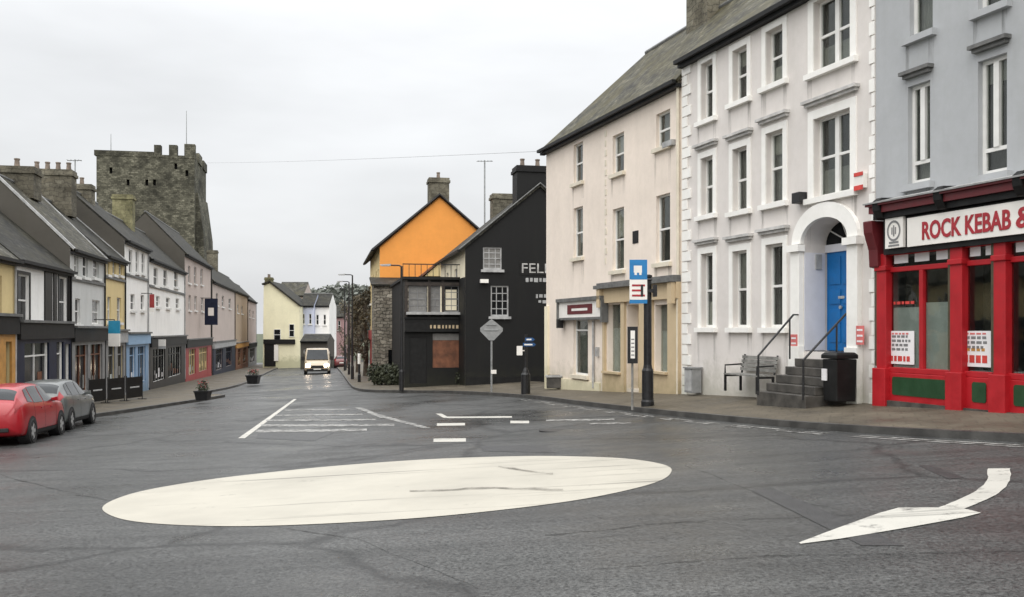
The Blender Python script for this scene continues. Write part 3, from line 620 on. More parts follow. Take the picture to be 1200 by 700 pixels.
# ---- cream house
H = House('cream_house', 'cream rendered three storey house with tan shopfront and hipped slate roof, beside the black gable', RR, 0, uW, -.45)
cw = []
for (a, b, zs) in ((672, 683, ((168, 214), (243, 302))), (720, 729, ((157, 203), (244, 317))), (772, 782, ((131, 172), (228, 308)))):
    for i, (y0, y1) in enumerate(zs):
        um = RR.u((a + b) / 2); cw.append((um - .45, um + .45, RR.z((a + b) / 2, y1), RR.z((a + b) / 2, y0), i))
dz0, dz1 = RR.z(682, 440), RR.z(682, 374); du0, du1 = RR.u(672), RR.u(689)
sA = [(RR.u(712), RR.u(729), RR.z(720, 436), RR.z(720, 357)), (RR.u(768), RR.u(784), RR.z(776, 436), RR.z(776, 357))]
sD = (RR.u(735), RR.u(751), RR.z(742, 456), RR.z(742, 357))
ops = [o[:4] for o in cw] + [(du0, du1, dz0, dz1)] + [s + (.3,) for s in sA] + [sD + (.45,)]
shell(H, 6, 9.05, 12.2, ops, 'cream', rd=3, hipl=3)
roof(H, 6, 9.05, 12.2, 'slate_moss', rd=3, hipl=3, over=.22)
chimney(H, 7.0, 8.4, 2.5, 3.5, 11.6, 13.4, 'chimney', 2)
for a, b, c, d, i in cw: window(H, a, b, c, d, .16, 'joinery', 'glass', 'sash', sill=True, sillmat='joinery_cream', curtain_backing='curtain_mid' if (i + int(a)) % 2 else 'curtain_dark', blind=(.45, 'curtain_pale') if int(a * 3) % 2 else None)
window(H, du0, du1, dz0, dz1, .15, 'joinery', 'glass', 'shop', sill=True, sillmat='joinery_cream', curtain_backing='curtain_mid')
m = H.mb(); m.box(0.02, RR.u(704), -.06, .004, -1.2, RR.z(680, 446)); m.box(.02, .35, -.09, .004, -1.2, RR.z(648, 350) - .3); H.add('plinth', m, 'creamyellow')
a, b = RR.u(655, .2), RR.u(705, .2); c, d = RR.z(680, 372, .2), RR.z(680, 353, .2)
m = H.mb(); m.box(a, b, -.2, -.003, c, d); sg = H.add('sign_board', m, 'signwhite')
m = H.mb(); m.box(a - .1, b + .1, -.3, -.003, d + .002, d + .13); m.box(a - .05, b + .05, -.25, -.003, c - .09, c - .002); m.box(a - .12, a - .002, -.26, -.003, c - .2, d); m.box(b + .002, b + .12, -.26, -.003, c - .2, d); H.add('sign_frame', m, 'trimdark', sg)
m = H.mb(); m.box(a + (b - a) * .22, a + (b - a) * .8, -.215, -.201, c + .12, d - .12); H.add('name_panel', m, 'darkred', sg)
m = H.mb(); m.box(a + (b - a) * .33, a + (b - a) * .7, -.222, -.216, c + .24, d - .26); H.add('lettering_strip', m, 'signwhite', sg)
m = H.mb(); x = RR.u(662); z = RR.z(662, 378); m.box(x - .1, x + .1, -.32, -.1, z - .22, z + .12); m.box(x - .02, x + .02, -.2, 0, z + .1, z + .16); H.add('lantern', m, 'iron')
m = H.mb(); x = RR.u(697); m.tube([(x, -.06, RR.z(697, 455)), (x, -.06, RR.z(697, 376))], .045, 8); m.box(x + .3, x + .42, -.12, -.003, RR.z(703, 418), RR.z(703, 407)); H.add('downpipe', m, 'greyjoin')
m = H.mb(); x = RR.u(709)
for k in range(15): m.box(x, x + (.16 if k % 2 else .1), -.018, .004, 3.9 + k * .34, 3.9 + k * .34 + .2)
H.add('toothing_stones', m, 'joinery_cream')
# tan shopfront
a, b = RR.u(705, .12), uW - .1; m = H.mb(); zt = RR.z(750, 330); zf = RR.z(750, 353); zbb = -1.2
e_ = .1
for s0, s1 in ((a, sA[0][0] - .08), (sA[0][1] + .08, sD[0] - .05), (sD[1] + .05, sA[1][0] - .08), (sA[1][1] + .08, b)): m.box(s0, s1, -e_, -.003, zbb, zf)
for s in sA: m.box(s[0] - .079, s[1] + .079, -e_ + .004, -.003, zbb, s[2] - .06); m.box(s[0] - .1, s[1] + .1, -.2, -.002, s[2] - .058, s[2] + .01)
m.box(a - .05, b, -.16, -.002, zf + .002, zt - .14)
sf = H.add('shopfront', m, 'tan')
m = H.mb(); m.box(a - .2, b, -.36, -.002, zt - .138, zt - .02); m.box(a - .12, b, -.27, -.003, zt - .019, zt + .06); H.add('cornice', m, 'trimdark', sf)
for x in (a - .05, b - .3):
    m = H.mb(); m.prism([(x, zf - .15), (x + .25, zf - .15), (x + .25, zt - .15), (x, zt - .15)], -.3, -.161); H.add('bracket', m, 'tan', sf)
for s in sA:
    m = H.mb(); m.box(*s[:2], .2, .215, *s[2:]); H.add('shop_pane', m, 'glass', sf)
    m = H.mb(); m.box(s[0] + .01, s[1] - .01, .25, .26, s[2] - .0, s[3] - .0); H.add('window_display', m, 'frost', sf)  # no goods: pale sheet carrying the glass's reflections and blinds as colour
    m = H.mb(); m.box(s[0] + .02, s[1] - .02, .228, .24, s[3] - .8, s[3]); H.add('shop_blind', m, 'curtain_mid', sf)
m = H.mb(); m.box(sD[0], sD[1], .4, .46, sD[2], sD[3]); dr = H.add('door', m, 'tan')
m = H.mb(); m.box(sD[0] + .12, sD[1] - .12, .385, .397, sD[2] + .9, sD[3] - .12); H.add('pane', m, 'glass', dr)
m = H.mb(); x, z = RR.uz(745, 278); m.box(x - .2, x + .2, -.02, .004, z - .2, z + .2); H.add('vent', m, 'darktrim')
m = H.mb(); m.box(RR.u(786) - .3, RR.u(786) + .3, -.14, -.002, RR.z(786, 172), RR.z(786, 172) + .16); H.add('wall_box', m, 'greyjoin')
m = H.mb(); x = uW - .16; m.tube([(x, -.07, -.3), (x, -.07, 9.0)], .05, 8); H.add('rainwater_pipe', m, 'joinery_cream')

# ---- white/lilac town house with arched door
H = House('town_house', 'pale grey three storey town house with white quoins, arched doorway and blue door', RR, uW, uG, -.05)
WN = []
cols = [((822, 836), (72, 140, 184, 252, 297, 384)), ((859, 876), (56, 118, 173, 247, 294, 384)), ((898, 918), (33, 98, 154, 238, 286, 384))]
for (p0, p1), ys in cols:
    a, b = RR.u(p0), RR.u(p1); pm = (p0 + p1) / 2
    for k in range(3): WN.append((a, b, RR.z(pm, ys[2 * k + 1]), RR.z(pm, ys[2 * k]), k))
WN2 = [(RR.u(954), RR.u(997), RR.z(976, 77), RR.z(976, -8), 0), (RR.u(954), RR.u(997), RR.z(976, 228), RR.z(976, 133), 1)]
d0, d1 = RR.u(942), RR.u(997); dzb = RR.z(985, 411, -.7); dsp = RR.z(970, 282); dtop = RR.z(968, 255); dm = (d0 + d1) / 2
ops = [o[:4] for o in WN + WN2] + [(d0, d1, dzb - .02, dtop, .7)]
wl = shell(H, 8, 9.5, 12.9, ops, 'palegrey', rd=4)
roof(H, 8, 9.5, 12.9, 'slate_moss', rd=4, over=.2, side=0)
chimney(H, uW + .3, uW + 1.3, 3.0, 5.0, 11.9, 15.2, 'chimney', 4)
for i, (a, b, c, d, k) in enumerate(WN):
    window(H, a, b, c, d, .2, 'joinery', 'glass', 'sash', sur=.17, surmat='white', hood=(.16 if k else None), hoodmat='hoodgrey', curtain_backing=('curtain_dark', 'curtain_mid', 'curtain_dark')[i % 3], blind=(None, (.5, 'curtain_mid'), (-.35, 'curtain_pale'), (.3, 'curtain_pale'))[i % 4], sillmat='white')
for a, b, c, d, k in WN2:
    window(H, a, b, c, d, .2, 'joinery', 'glass', 'double', sur=.2, surmat='white', hood=(.18 if k else None), hoodmat='hoodgrey', curtain_backing='curtain_dark', blind=(-.35, 'curtain_mid'), sillmat='white')
# quoins
m = H.mb(); z = -.3; i = 0
while z < 9.2:
    ww = .5 if i % 2 else .3; m.box(uW + .01, uW + .01 + ww, -.035, -.001, z, z + .27); z += .30; i += 1
H.add('quoins', m, 'white')
m = H.mb(); z = -.3; i = 0
while z < 9.2: m.box(uG - .01 - (.16 if i % 2 else .08), uG - .01, -.03, -.001, z, z + .27); z += .30; i += 1
H.add('edge_quoins', m, 'white')
# doorway: spandrels, piers, arch, door
m = H.mb(); rx, rz_ = (d1 - d0) / 2, dtop - dsp; nA = 20
arc = [(dm + rx * math.cos(math.pi * (1 - i / nA)), dsp + rz_ * math.sin(math.pi * (1 - i / nA))) for i in range(nA + 1)]
for i in range(nA):
    (xa, za), (xb, zb_) = arc[i], arc[i + 1]
    m.face([(xa, .001, za), (xb, .001, zb_), (xb, .001, dtop + .002), (xa, .001, dtop + .002)]); m.face([(xa, .7, za), (xb, .7, zb_), (xb, .001, zb_), (xa, .001, za)])
dw = H.add('doorway', m, 'palegrey')
m = H.mb(); ao = .34
for i in range(nA):
    A = []
    for j in (i, i + 1):
        t = math.pi * (1 - j / nA); A.append(((dm + rx * math.cos(t), dsp + rz_ * math.sin(t)), (dm + (rx + ao) * math.cos(t), dsp + (rz_ + ao) * math.sin(t))))
    (a0, a1), (b0, b1) = A
    m.face([(a0[0], -.1, a0[1]), (b0[0], -.1, b0[1]), (b1[0], -.1, b1[1]), (a1[0], -.1, a1[1])]); m.face([(a1[0], -.1, a1[1]), (b1[0], -.1, b1[1]), (b1[0], .0, b1[1]), (a1[0], .0, a1[1])]); m.face([(b0[0], -.1, b0[1]), (a0[0], -.1, a0[1]), (a0[0], .0, a0[1]), (b0[0], .0, b0[1])])
H.add('arch_moulding', m, 'white', dw)
m = H.mb()
for x0, x1 in ((d0 - .36, d0 - .01), (d1 + .01, d1 + .36)):
    m.box(x0, x1, -.12, -.002, -.8, dsp - .18); m.box(x0 - .06, x1 + .06, -.2, -.002, dsp - .178, dsp - .02); m.box(x0 - .03, x1 + .03, -.16, -.003, -.8, dzb + .1)
H.add('pier', m, 'white', dw)
m = H.mb(); m.box(d0 + .003, d1 - .003, .58, .64, dsp - .2, dsp - .02); m.box(d0 + .002, d0 + .02, .005, .575, dzb, dsp - .2); m.box(d1 - .02, d1 - .002, .005, .575, dzb, dsp - .2); H.add('porch_lining', m, 'lilacpaint', dw)
m = H.mb(); m.prism([(x, z) for x, z in arc[::-1]][::-1] if False else [(d0, dsp - .02)] + [(d1, dsp - .02)] + arc[::-1][1:-1], .62, .64); H.add('fanlight', m, 'farglass', dw)
m = H.mb()
for i in (4, 8, 12, 16): m.tube([(dm, .61, dsp), (arc[i][0], .61, arc[i][1])], .018, 5)
H.add('fanlight_bars', m, 'joinery', dw)
m = H.mb(); dl0 = d0 + .02; dl1 = d0 + 1.12
m.box(dl0, dl1, .63, .68, dzb, dsp - .2)
dr = H.add('door', m, 'bluedoor')
m = H.mb(); wd = dl1 - dl0
for r0, r1 in ((.08, .42), (.47, .62), (.67, .95)):
    for c0_, c1_ in ((.1, .46), (.54, .9)): m.box(dl0 + wd * c0_, dl0 + wd * c1_, .61, .629, dzb + (dsp - .2 - dzb) * r0, dzb + (dsp - .2 - dzb) * r1)
H.add('raised_panels', m, 'bluedoor', dr, bevel=.008)
m = H.mb(); m.tube([(dl0 + wd * .5, .6, dzb + 1.0), (dl0 + wd * .5, .56, dzb + 1.0)], .04, 10); m.box(dl0 + wd * .4, dl0 + wd * .6, .6, .61, dzb + 1.2, dzb + 1.26); H.add('handle', m, 'rim', dr)
m = H.mb(); m.box(dl1 + .002, d1 - .02, .64, .68, dzb, dsp - .2); H.add('sidelight', m, 'joinery', dw)
m = H.mb(); m.box(d0 + .022, d0 + .06, .3, .46, dzb + 1.9, dzb + 2.25); H.add('intercom', m, 'greyjoin', dw)
# steps
nst = 6; st0 = RR.z(900, 461, 1.1) - .15; rise = (dzb - (st0)) / nst
for i in range(nst):
    m = H.mb(); e = 1.2 - .25 * i; z1 = st0 + rise * (i + 1) - (.01 if i == nst - 1 else 0)
    m.box(d0 - .12 + .01 * i, d1 + .05 - .01 * i, -e, -.004 - .001 * i if i < nst - 1 else .6, z1 - rise - (.4 if i == 0 else -.004), z1)
    H.add('step', m, 'stepstone', bevel=.012)
m = H.mb(); z0 = st0
for x, (za, zb2) in ((d0 - .05, (0, 1)),):
    m.tube([(x, -1.2, z0 + .1), (x, -1.2, z0 + 1.0), (x, -.25, z0 + 1.95), (x, -.05, z0 + 1.95), (x, .06, z0 + 2.3)], .025, 7); m.tube([(x, -.35, dzb - .2), (x, -.35, z0 + 1.86)], .02, 6)
H.add('handrail', m, 'iron')
m = H.mb(); x = d1 - .02; m.tube([(x, -1.2, z0 + .1), (x, -1.2, z0 + .95), (x, -.1, z0 + 1.95)], .025, 7); m.tube([(x, -.35, dzb - .2), (x, -.35, z0 + 1.72)], .02, 6); H.add('handrail', m, 'iron')
# small wall items
def wallbox(H, name, px, py, w_, hh, dpt, mat, row=RR):
    u, z = row.uz(px, py, dpt); m = H.mb(); m.box(u - w_ / 2, u + w_ / 2, -dpt, -.002, z - hh / 2, z + hh / 2); return H.add(name, m, mat, bevel=.01)
o = wallbox(H, 'floodlight', 932, 232, .3, .25, .22, 'iron')
o = wallbox(H, 'alarm_box', 1006, 212, .28, .32, .12, 'signwhite')
u, z = RR.uz(1006, 212, .125); m = H.mb(); m.box(u - .14, u + .14, -.135, -.122, z - .2, z - .1); m.box(u - .14, u + .14, -.135, -.122, z + .1, z + .18); H.add('alarm_stripe', m, 'poster_red', o)
for px, py in ((930.5, 402), (1008, 393)):
    u, z = RR.uz(px, py, .13); m = H.mb(); m.box(u - .12, u + .12, -.14, -.122, z - .2, z + .2); n_ = H.add('notice', m, 'poster_pink')
    m = H.mb()
    for k in range(3): m.box(u - .09, u + .09, -.144, -.141, z - .15 + k * .12, z - .11 + k * .12)
    H.add('notice_text', m, 'poster', n_)

# ---- grey building with kebab shopfront
H = House('grey_shop_house', 'blue grey three storey house with red shopfront at the right edge', RR, uG, uE, .15)
GW = [(RR.u(1064), RR.u(1090), RR.z(1077, 215), RR.z(1077, 98)), (RR.u(1146), RR.u(1180), RR.z(1163, 204), RR.z(1163, 67)), (RR.u(1066), RR.u(1093), RR.z(1080, 40), RR.z(1080, -60)), (RR.u(1146), RR.u(1180), RR.z(1163, 8), RR.z(1163, -110))]
GW += [(a + 3.4, b + 3.4, c, d) for a, b, c, d in (GW[1], GW[3])]
fz0 = .32
shopT = RR.z(1120, 292); ops = GW + [(uG + .35, uE - .3, fz0 + .55, shopT - .05, .3)]
shell(H, 8, 10.4, 13.8, ops, 'grey', rd=4); roof(H, 8, 10.4, 13.8, 'slate', rd=4)
for i, (a, b, c, d) in enumerate(GW):
    window(H, a, b, c, d, .16, 'joinery', 'glass', 'casement' if i in (0, 1, 4) else 'sash', fw_=.07, hood=(.22 if i in (0, 1, 4) else None), hoodmat='trimdark', sillmat='grey', curtain_backing=('curtain_mid', 'curtain_dark')[i % 2], blind=(.2, 'curtain_mid'))
def ru(px, e): return RR.u(px, e)
E = .2
s0 = ru(1032, E); s1 = uE - .1
zs = lambda px, py, e=E: RR.z(px, py, e)
sill_z = zs(1090, 436); base_z = -.9; tr_z = zs(1090, 312); top_z = zs(1100, 292)
pil = [(ru(1027, E), ru(1038, E)), (ru(1113, E), ru(1127, E)), (ru(1164, E), ru(1178, E)), (ru(1252, E), ru(1268, E))]
m = H.mb()
for a, b in pil:
    m.box(a, b, -E, -.003, base_z, top_z + .02); m.box(a - .05, b + .05, -E - .07, -.002, base_z, sill_z + .02); m.box(a - .03, b + .03, -E - .04, -.002, top_z - .32, top_z - .22)
m.box(s0, s1, -E + .06, -.002, sill_z - .06, sill_z + .05)
m.box(s0, s1, -E + .06, -.003, top_z - .02, top_z + .06)
m.box(s0, s1, -E + .1, -.003, tr_z - .05, tr_z + .05)
ms = [(ru(1075, E) - .05, ru(1075, E) + .05)]
for a, b in ms: m.box(a, b, -E + .08, -.003, sill_z + .05, tr_z - .05)
m.box(s0, s1, -E + .05, -.003, base_z, sill_z - .061)
sf = H.add('shopfront', m, 'red', bevel=.012)
m = H.mb()
for a, b in pil: m.box(a - .08, a - .004, -E + .03, -.004, sill_z + .06, top_z)
H.add('olive_strip', m, 'olive', sf)
m = H.mb(); m.box(s0 - .1, s1, -E - .02, -E + .045, base_z, .18); H.add('base_stones', m, 'stepstone', sf)
bays = [(pil[i][1], pil[i + 1][0]) for i in range(3)]
for i, (a, b) in enumerate(bays):
    m = H.mb(); m.box(a, b, -.05, -.04, sill_z + .03, top_z); H.add('pane', m, 'glass', sf)
    m = H.mb(); m.box(a + .05, b - .05, .25, .27, sill_z, top_z); H.add('dim_interior', m, 'curtain_dark', sf)  # flat dark panel, the shop's inner shade put into its colour
    # riser panels
    m = H.mb(); z0, z1 = .30, sill_z - .14; g_ = .14 if i != 1 else .2
    m.prism([(a + g_ + .03, z0), (b - g_ - .03, z0), (b - g_, z0 + .03), (b - g_, z1 - .03), (b - g_ - .03, z1), (a + g_ + .03, z1), (a + g_, z1 - .03), (a + g_, z0 + .03)], -E + .035, -E + .06); H.add('riser_panel', m, 'green', sf)
    # paper notices along the transom lights
    m = H.mb(); n = 3 if i == 0 else 2
    for k in range(n):
        xa = a + (b - a) * (k + .15) / n; m.box(xa, xa + (b - a) / n * .68, -.062, -.055, tr_z + .12, tr_z + .3)
    H.add('transom_card', m, 'poster', sf)
a, b = bays[0]; mm_ = (a + b) / 2
for x0, x1, zt_ in ((a + .03, mm_ - .06, .62), (mm_ + .06, b - .03, .66)):
    m = H.mb(); m.box(x0, x1, -.03, -.02, sill_z, sill_z + (tr_z - sill_z) * zt_); H.add('frosted_screen', m, 'frost', sf)  # added pale sheets; reflection on the lower panes put into their colour
def poster(px0, px1, py0, py1):
    e = .07; a, b = RR.u(px0, e), RR.u(px1, e); pm = (px0 + px1) / 2; c, d = RR.z(pm, py1, e), RR.z(pm, py0, e); m = H.mb(); m.box(a, b, -.066, -.058, c, d); p_ = H.add('poster', m, 'poster', sf)
poster(1042, 1071, 388, 427); poster(1127, 1161, 388, 430)
def plines(px0, px1, py0, py1, mat, rows):
    e = .07; a, b = RR.u(px0, e), RR.u(px1, e); pm = (px0 + px1) / 2; c, d = RR.z(pm, py1, e), RR.z(pm, py0, e); m = H.mb(); hh = (d - c) / rows
    for k in range(rows):
        x = a + .03
        while x < b - .08:
            w_ = R.uniform(.05, .12); m.box(x, min(x + w_, b - .03), -.071, -.0665, c + hh * (k + .22), c + hh * (k + .78)); x += w_ + .035
    H.add('poster_print', m, mat, sf)
plines(1044, 1069, 389.5, 393, 'poster_pink', 1); plines(1129, 1159, 389.5, 393, 'poster_pink', 1); plines(1131, 1158, 407, 413, 'shoporange', 1); plines(1043, 1070, 415, 426, 'poster_red', 1); plines(1044, 1068, 392, 412, 'shopgrey', 4); plines(1129, 1160, 413, 429, 'poster_red', 1); plines(1130, 1158, 393, 410, 'shopgrey', 3); plines(1046, 1073, 352, 358, 'poster_red', 1)
# fascia, cornice, brackets
E2 = .32; a, b = ru(1056, E2), s1 + .1; c, d = RR.z(1120, 283, E2), RR.z(1120, 247, E2)
m = H.mb(); m.box(ru(1033, E2), b, -E2 + .05, -.003, c - .1, d + .04); fas = H.add('fascia', m, 'darktrim')
m = H.mb(); m.box(ru(1063, E2), b - .02, -E2, -E2 + .048, c, d); H.add('sign_panel', m, 'signwhite', fas)
x0 = ru(1081, E2); x1 = ru(1185, E2)
letters(H, 'lettering', 'ROCK KEBAB', x0, x1, c + (d - c) * .17, c + (d - c) * .8, -E2 - .002, 'signred', fas, bold=.024)
letters(H, 'lettering', '&', ru(1191, E2), ru(1212, E2), c + (d - c) * .17, c + (d - c) * .8, -E2 - .002, 'signred', fas, bold=.024)
# roundel at the left end of the sign: pale plaque with dark ring and bars
u, z = RR.uz(1047, 273, E2 + .03); m = H.mb(); m.box(u - .25, u + .25, -E2 - .02, -E2 + .048, z - .3, z + .3); pq = H.add('emblem_plaque', m, 'signwhite', fas)
m = H.mb(); nn = 20
for k in range(nn):
    t0, t1 = 2 * math.pi * k / nn, 2 * math.pi * (k + 1) / nn
    q = lambda r, t: (u + r * math.cos(t), -E2 - .026, z + .04 + r * 1.1 * math.sin(t))
    m.face([q(.15, t0), q(.19, t0), q(.19, t1), q(.15, t1)])
for dx, dz_, w_, h_ in ((0, .04, .03, .22), (-.05, .04, .025, .14), (.05, .04, .025, .14), (0, -.19, .26, .04), (0, -.25, .3, .03)): m.box(u + dx - w_ / 2, u + dx + w_ / 2, -E2 - .028, -E2 - .021, z + dz_ - h_ / 2, z + dz_ + h_ / 2)
H.add('emblem', m, 'shopgrey', fas)
m = H.mb(); zc = d + .06; x0 = ru(1026, E2)
m.box(x0, b, -E2 - .06, -.003, zc, zc + .12); cor = H.add('cornice', m, 'darktrim')
m = H.mb(); m.box(x0 - .05, b, -E2 - .13, -.003, zc + .122, zc + .26); m.box(x0 - .08, b, -E2 - .2, -.003, zc + .262, zc + .32); H.add('cornice_moulding', m, 'darkred', cor)
m = H.mb(); m.slab([(x0 - .1, -E2 - .24, zc + .33), (b, -E2 - .24, zc + .33), (b, -.003, zc + .46), (x0 - .1, -.003, zc + .46)], .03); H.add('lead_flashing', m, 'greyjoin', cor)
for px in (1030, 1102, 1196):
    x = ru(px, E2 + .1); m = H.mb(); wv_ = .1
    pf = [(-.003, zc - .05), (-E2 - .1, zc + .0), (-E2 - .19, zc + .16), (-E2 - .21, zc + .34), (-E2 - .1, zc + .42), (-.003, zc + .44)]
    A = [(x - wv_, y, z_) for y, z_ in pf]; B = [(x + wv_, y, z_) for y, z_ in pf]; m.loft([A, B]); H.add('bracket', m, 'darktrim', cor, bevel=.03)
a_, b_ = pil[0]; m = H.mb(); x = a_; pf = [(-.003, zc - 1.0), (-E - .08, zc - .95), (-E - .1, zc - .6), (-E2 - .1, zc - .25), (-E2 - .12, zc - .01), (-.003, zc - .01)]
m.loft([[(x - .13, y, z_) for y, z_ in pf], [(x + .13, y, z_) for y, z_ in pf]]); H.add('console_bracket', m, 'darkred', cor, bevel=.02)

# ================================================================== PUB WITH BLACK GABLE
PB = Row(at(545, 46), 46, .981, .195)
pw = 7.5; pz = -1.05; pe = 5.7; prg = 8.8
def gable_house(H, W, Dp, eave, ridge, ops_f, mats, ops_l=(), z_split=None, rmat='slate', over=.35):
    """gable to the front; left wall faces the street"""
    m = H.mb(); z0 = H.zb - 1.2; c = W / 2
    if z_split is None: wall_face(m, 0, W, z0, eave, ops_f, mi=0)
    else: wall_face(m, 0, W, z0, z_split, ops_f, mi=2); wall_face(m, 0, W, z_split, eave, (), mi=0)
    m.face([(0, 0, eave), (W, 0, eave), (c, 0, ridge)], 0)
    m.face([(W, Dp, z0), (0, Dp, z0), (0, Dp, eave), (c, Dp, ridge), (W, Dp, eave)], 0); m.face([(W, 0, z0), (W, Dp, z0), (W, Dp, eave), (W, 0, eave)], 0)
    TL = Matrix.Rotation(math.radians(-90), 4, 'Z'); ml = MB(H.T @ TL)      # x' = along from back to front, y' = into house
    wall_face(ml, -Dp, 0, z0, eave, ops_l, mi=1)
    o_ = len(m.v); m.v += ml.v; m.f += [[i + o_ for i in f] for f in ml.f]; m.mi += ml.mi
    wall = H.add('wall', m, mats)
    k = (ridge - eave) / c; up = .08; zf = eave - over * k + up; m = H.mb()
    m.slab([(-over, Dp + .1, zf), (-over, -.12, zf), (c, -.12, ridge + up), (c, Dp + .1, ridge + up)], .12); m.slab([(W + over, -.12, zf), (W + over, Dp + .1, zf), (c, Dp + .1, ridge + up), (c, -.12, ridge + up)], .12)
    r = H.add('roof', m, rmat)
    m = H.mb(); m.box(-over - .1, -over + .02, -.1, Dp, zf - .12, zf); H.add('gutter', m, 'darktrim', r)
    return r, TL
H = House('black_gabled_pub', 'black painted pub with a tall gable end, small white windows and white lettering', PB, 0, pw, pz, 'pub')
f1 = [PB.uz(*p) for p in ((566, 316), (588, 290))]; f2 = [PB.uz(*p) for p in ((575, 371), (596, 335))]
ops = [(f1[0][0], f1[1][0], f1[0][1], f1[1][1]), (f2[0][0], f2[1][0], f2[0][1], f2[1][1])]
r, TL = gable_house(H, pw, 10, pe, prg, ops, ['black', 'creamyellow'], [(-7.2, -6.3, 3.4, 4.8), (-3.9, -3.0, 3.4, 4.8)], rmat='slate', over=.3)
window(H, *ops[0], .1, 'greyjoin', 'farglass_pale', 'grid', sill=True, sillmat='greyjoin', fw_=.07); window(H, *ops[1], .1, 'greyjoin', 'farglass', 'grid', sill=True, sillmat='greyjoin', fw_=.07)
for a, b in ((-7.2, -6.3), (-3.9, -3.0)): window(H, a, b, 3.4, 4.8, .12, 'joinery', 'farglass', 'sash', T=TL)
m = H.mb(); k_ = (prg - pe) / (pw / 2)
m.slab([(-.3, -.2, pe - .3 * k_ + .13), (-.02, -.2, pe - .02 * k_ + .13), (pw / 2, -.2, prg + .13), (pw / 2, -.2, prg + .13 + .001)][:3] + [(pw / 2 - .3, -.2, prg + .13 - .3 * k_)], .05) if False else None
m.tube([(-.3, -.14, pe - .3 * k_ + .1), (pw / 2, -.14, prg + .1), (pw + .3, -.14, pe - .3 * k_ + .1)], .045, 6); H.add('verge', m, 'trimdark', r)
x0, x1 = PB.u(606), PB.u(642); chimney(H, x0, x1, .02, 1.2, prg - 1.6, PB.z(622, 194), 'black', 2)
chimney(H, pw / 2 - .8, pw / 2 + .9, 8.8, 9.8, prg - .6, prg + .85, 'chimney', 0)
a, b = PB.u(611.5), PB.u(645); c, d = PB.z(625, 320), PB.z(625, 309)
sg = None
m = H.mb(); m.box(a - .1, b + .5, -.02, -.002, c - .1, d + .1); sg = H.add('sign_board', m, 'blackpaint')
letters(H, 'lettering', 'FELD', a, PB.u(650), c, d, -.022, 'faded_white', sg)
for k, (pa, pb_, ya, yb_) in enumerate(((616, 644, 331, 326), (628, 646, 350, 345), (631, 650, 356, 352))):
    m = H.mb(); ua, ub = PB.u(pa), PB.u(pb_); za, zb2 = PB.z(630, ya), PB.z(630, yb_); x = ua
    while x < ub: w_ = R.uniform(.1, .25); m.box(x, x + w_, -.012, -.002, za + R.uniform(0, .05), zb2); x += w_ + .07
    H.add('faded_lettering', m, 'greyjoin')
u, z = PB.uz(567, 330); m = H.mb(); m.box(u - .2, u + .2, -.22, -.002, z - .08, z + .1); H.add('floodlight', m, 'signwhite')
m = H.mb(TL); m.box(-10, -.004, -.04, -.002, -2.2, 4.2); H.add('side_dado', m, 'black')
m = H.mb(); m.box(.02, pw - .1, -.05, -.002, pz - .8, pz + .35); H.add('plinth', m, 'blackpaint')

# annex: flat roofed black shop between pub and orange house
AN = Row(at(474, 47.3), 47.3, .981, .195); aw = 3.0
H = House('pub_annex', 'low flat roofed black shopfront with brown board, left of the black gable', AN, 0, aw, -1.15, 'shop')
zt = AN.z(505, 328); sh0, sh1 = AN.z(505, 401), AN.z(505, 340)
aops = [(AN.u(507), AN.u(541), AN.z(520, 431), AN.z(520, 391)), (AN.u(479), AN.u(500), AN.z(490, 366), AN.z(490, 335)), (AN.u(504), AN.u(516), AN.z(510, 366), AN.z(510, 335)), (AN.u(520), AN.u(538), AN.z(530, 366), AN.z(530, 335)), (AN.u(480), AN.u(500), -1.1, AN.z(490, 395))]
m = H.mb(); wall_face(m, 0, aw, -2.4, zt, aops, .12); m.face([(0, 9, -2.4), (0, 0, -2.4), (0, 0, zt), (0, 9, zt)]); m.face([(aw, 0, -2.4), (aw, 9, -2.4), (aw, 9, zt), (aw, 0, zt)]); m.face([(aw, 9, -2.4), (0, 9, -2.4), (0, 9, zt), (aw, 9, zt)]); H.add('wall', m, 'black')
m = H.mb(); m.box(-.12, aw + .1, -.18, 9, zt + .002, zt + .14); H.add('flat_roof', m, 'darktrim')
m = H.mb(); m.box(-.1, aw, -.1, -.06, zt + .75, zt + .8)
for q in rng(-.08, aw - .04, .3): m.box(q - .015, q + .015, -.095, -.065, zt + .14, zt + .75)
H.add('roof_railing', m, 'iron')
m = H.mb(); wall_face(m, AN.u(501), aw - .02, AN.z(505, 367), AN.z(505, 332), aops[2:4], .02, y=-.015); H.add('cream_upper_wall', m, 'creamyellow')
m = H.mb(); wall_face(m, .01, AN.u(501) - .01, AN.z(505, 367), AN.z(505, 332), aops[1:2], .02, y=-.015); H.add('stone_upper_wall', m, 'rubble')
m = H.mb()
for q in (.02, AN.u(501.5), AN.u(517.5), aw - .16): m.box(q, q + .13, -.07, -.002, AN.z(505, 374), zt - .02)
m.box(0, aw, -.08, -.002, AN.z(505, 335), AN.z(505, 331)); H.add('timber_posts', m, 'darkwood')
for i, o in enumerate(aops[1:4]): window(H, *o, .1, 'shopgrey', 'farglass_pale' if i != 2 else 'farglass', 'sash4', sill=True, sillmat='greyjoin', curtain_backing=None)
m = H.mb(); o = aops[3]; m.box(o[0] + .1, o[1] - .12, .07, .08, o[2] + .1, o[3] - .2); H.add('cream_blind', m, 'creamyellow')
o = aops[0]; m = H.mb(); m.box(o[0], o[1], .05, .1, o[2], o[3] - .35); H.add('brown_board', m, 'wood'); m = H.mb(); m.box(o[0], o[1], .06, .08, o[3] - .34, o[3]); H.add('top_light', m, 'farglass_pale')
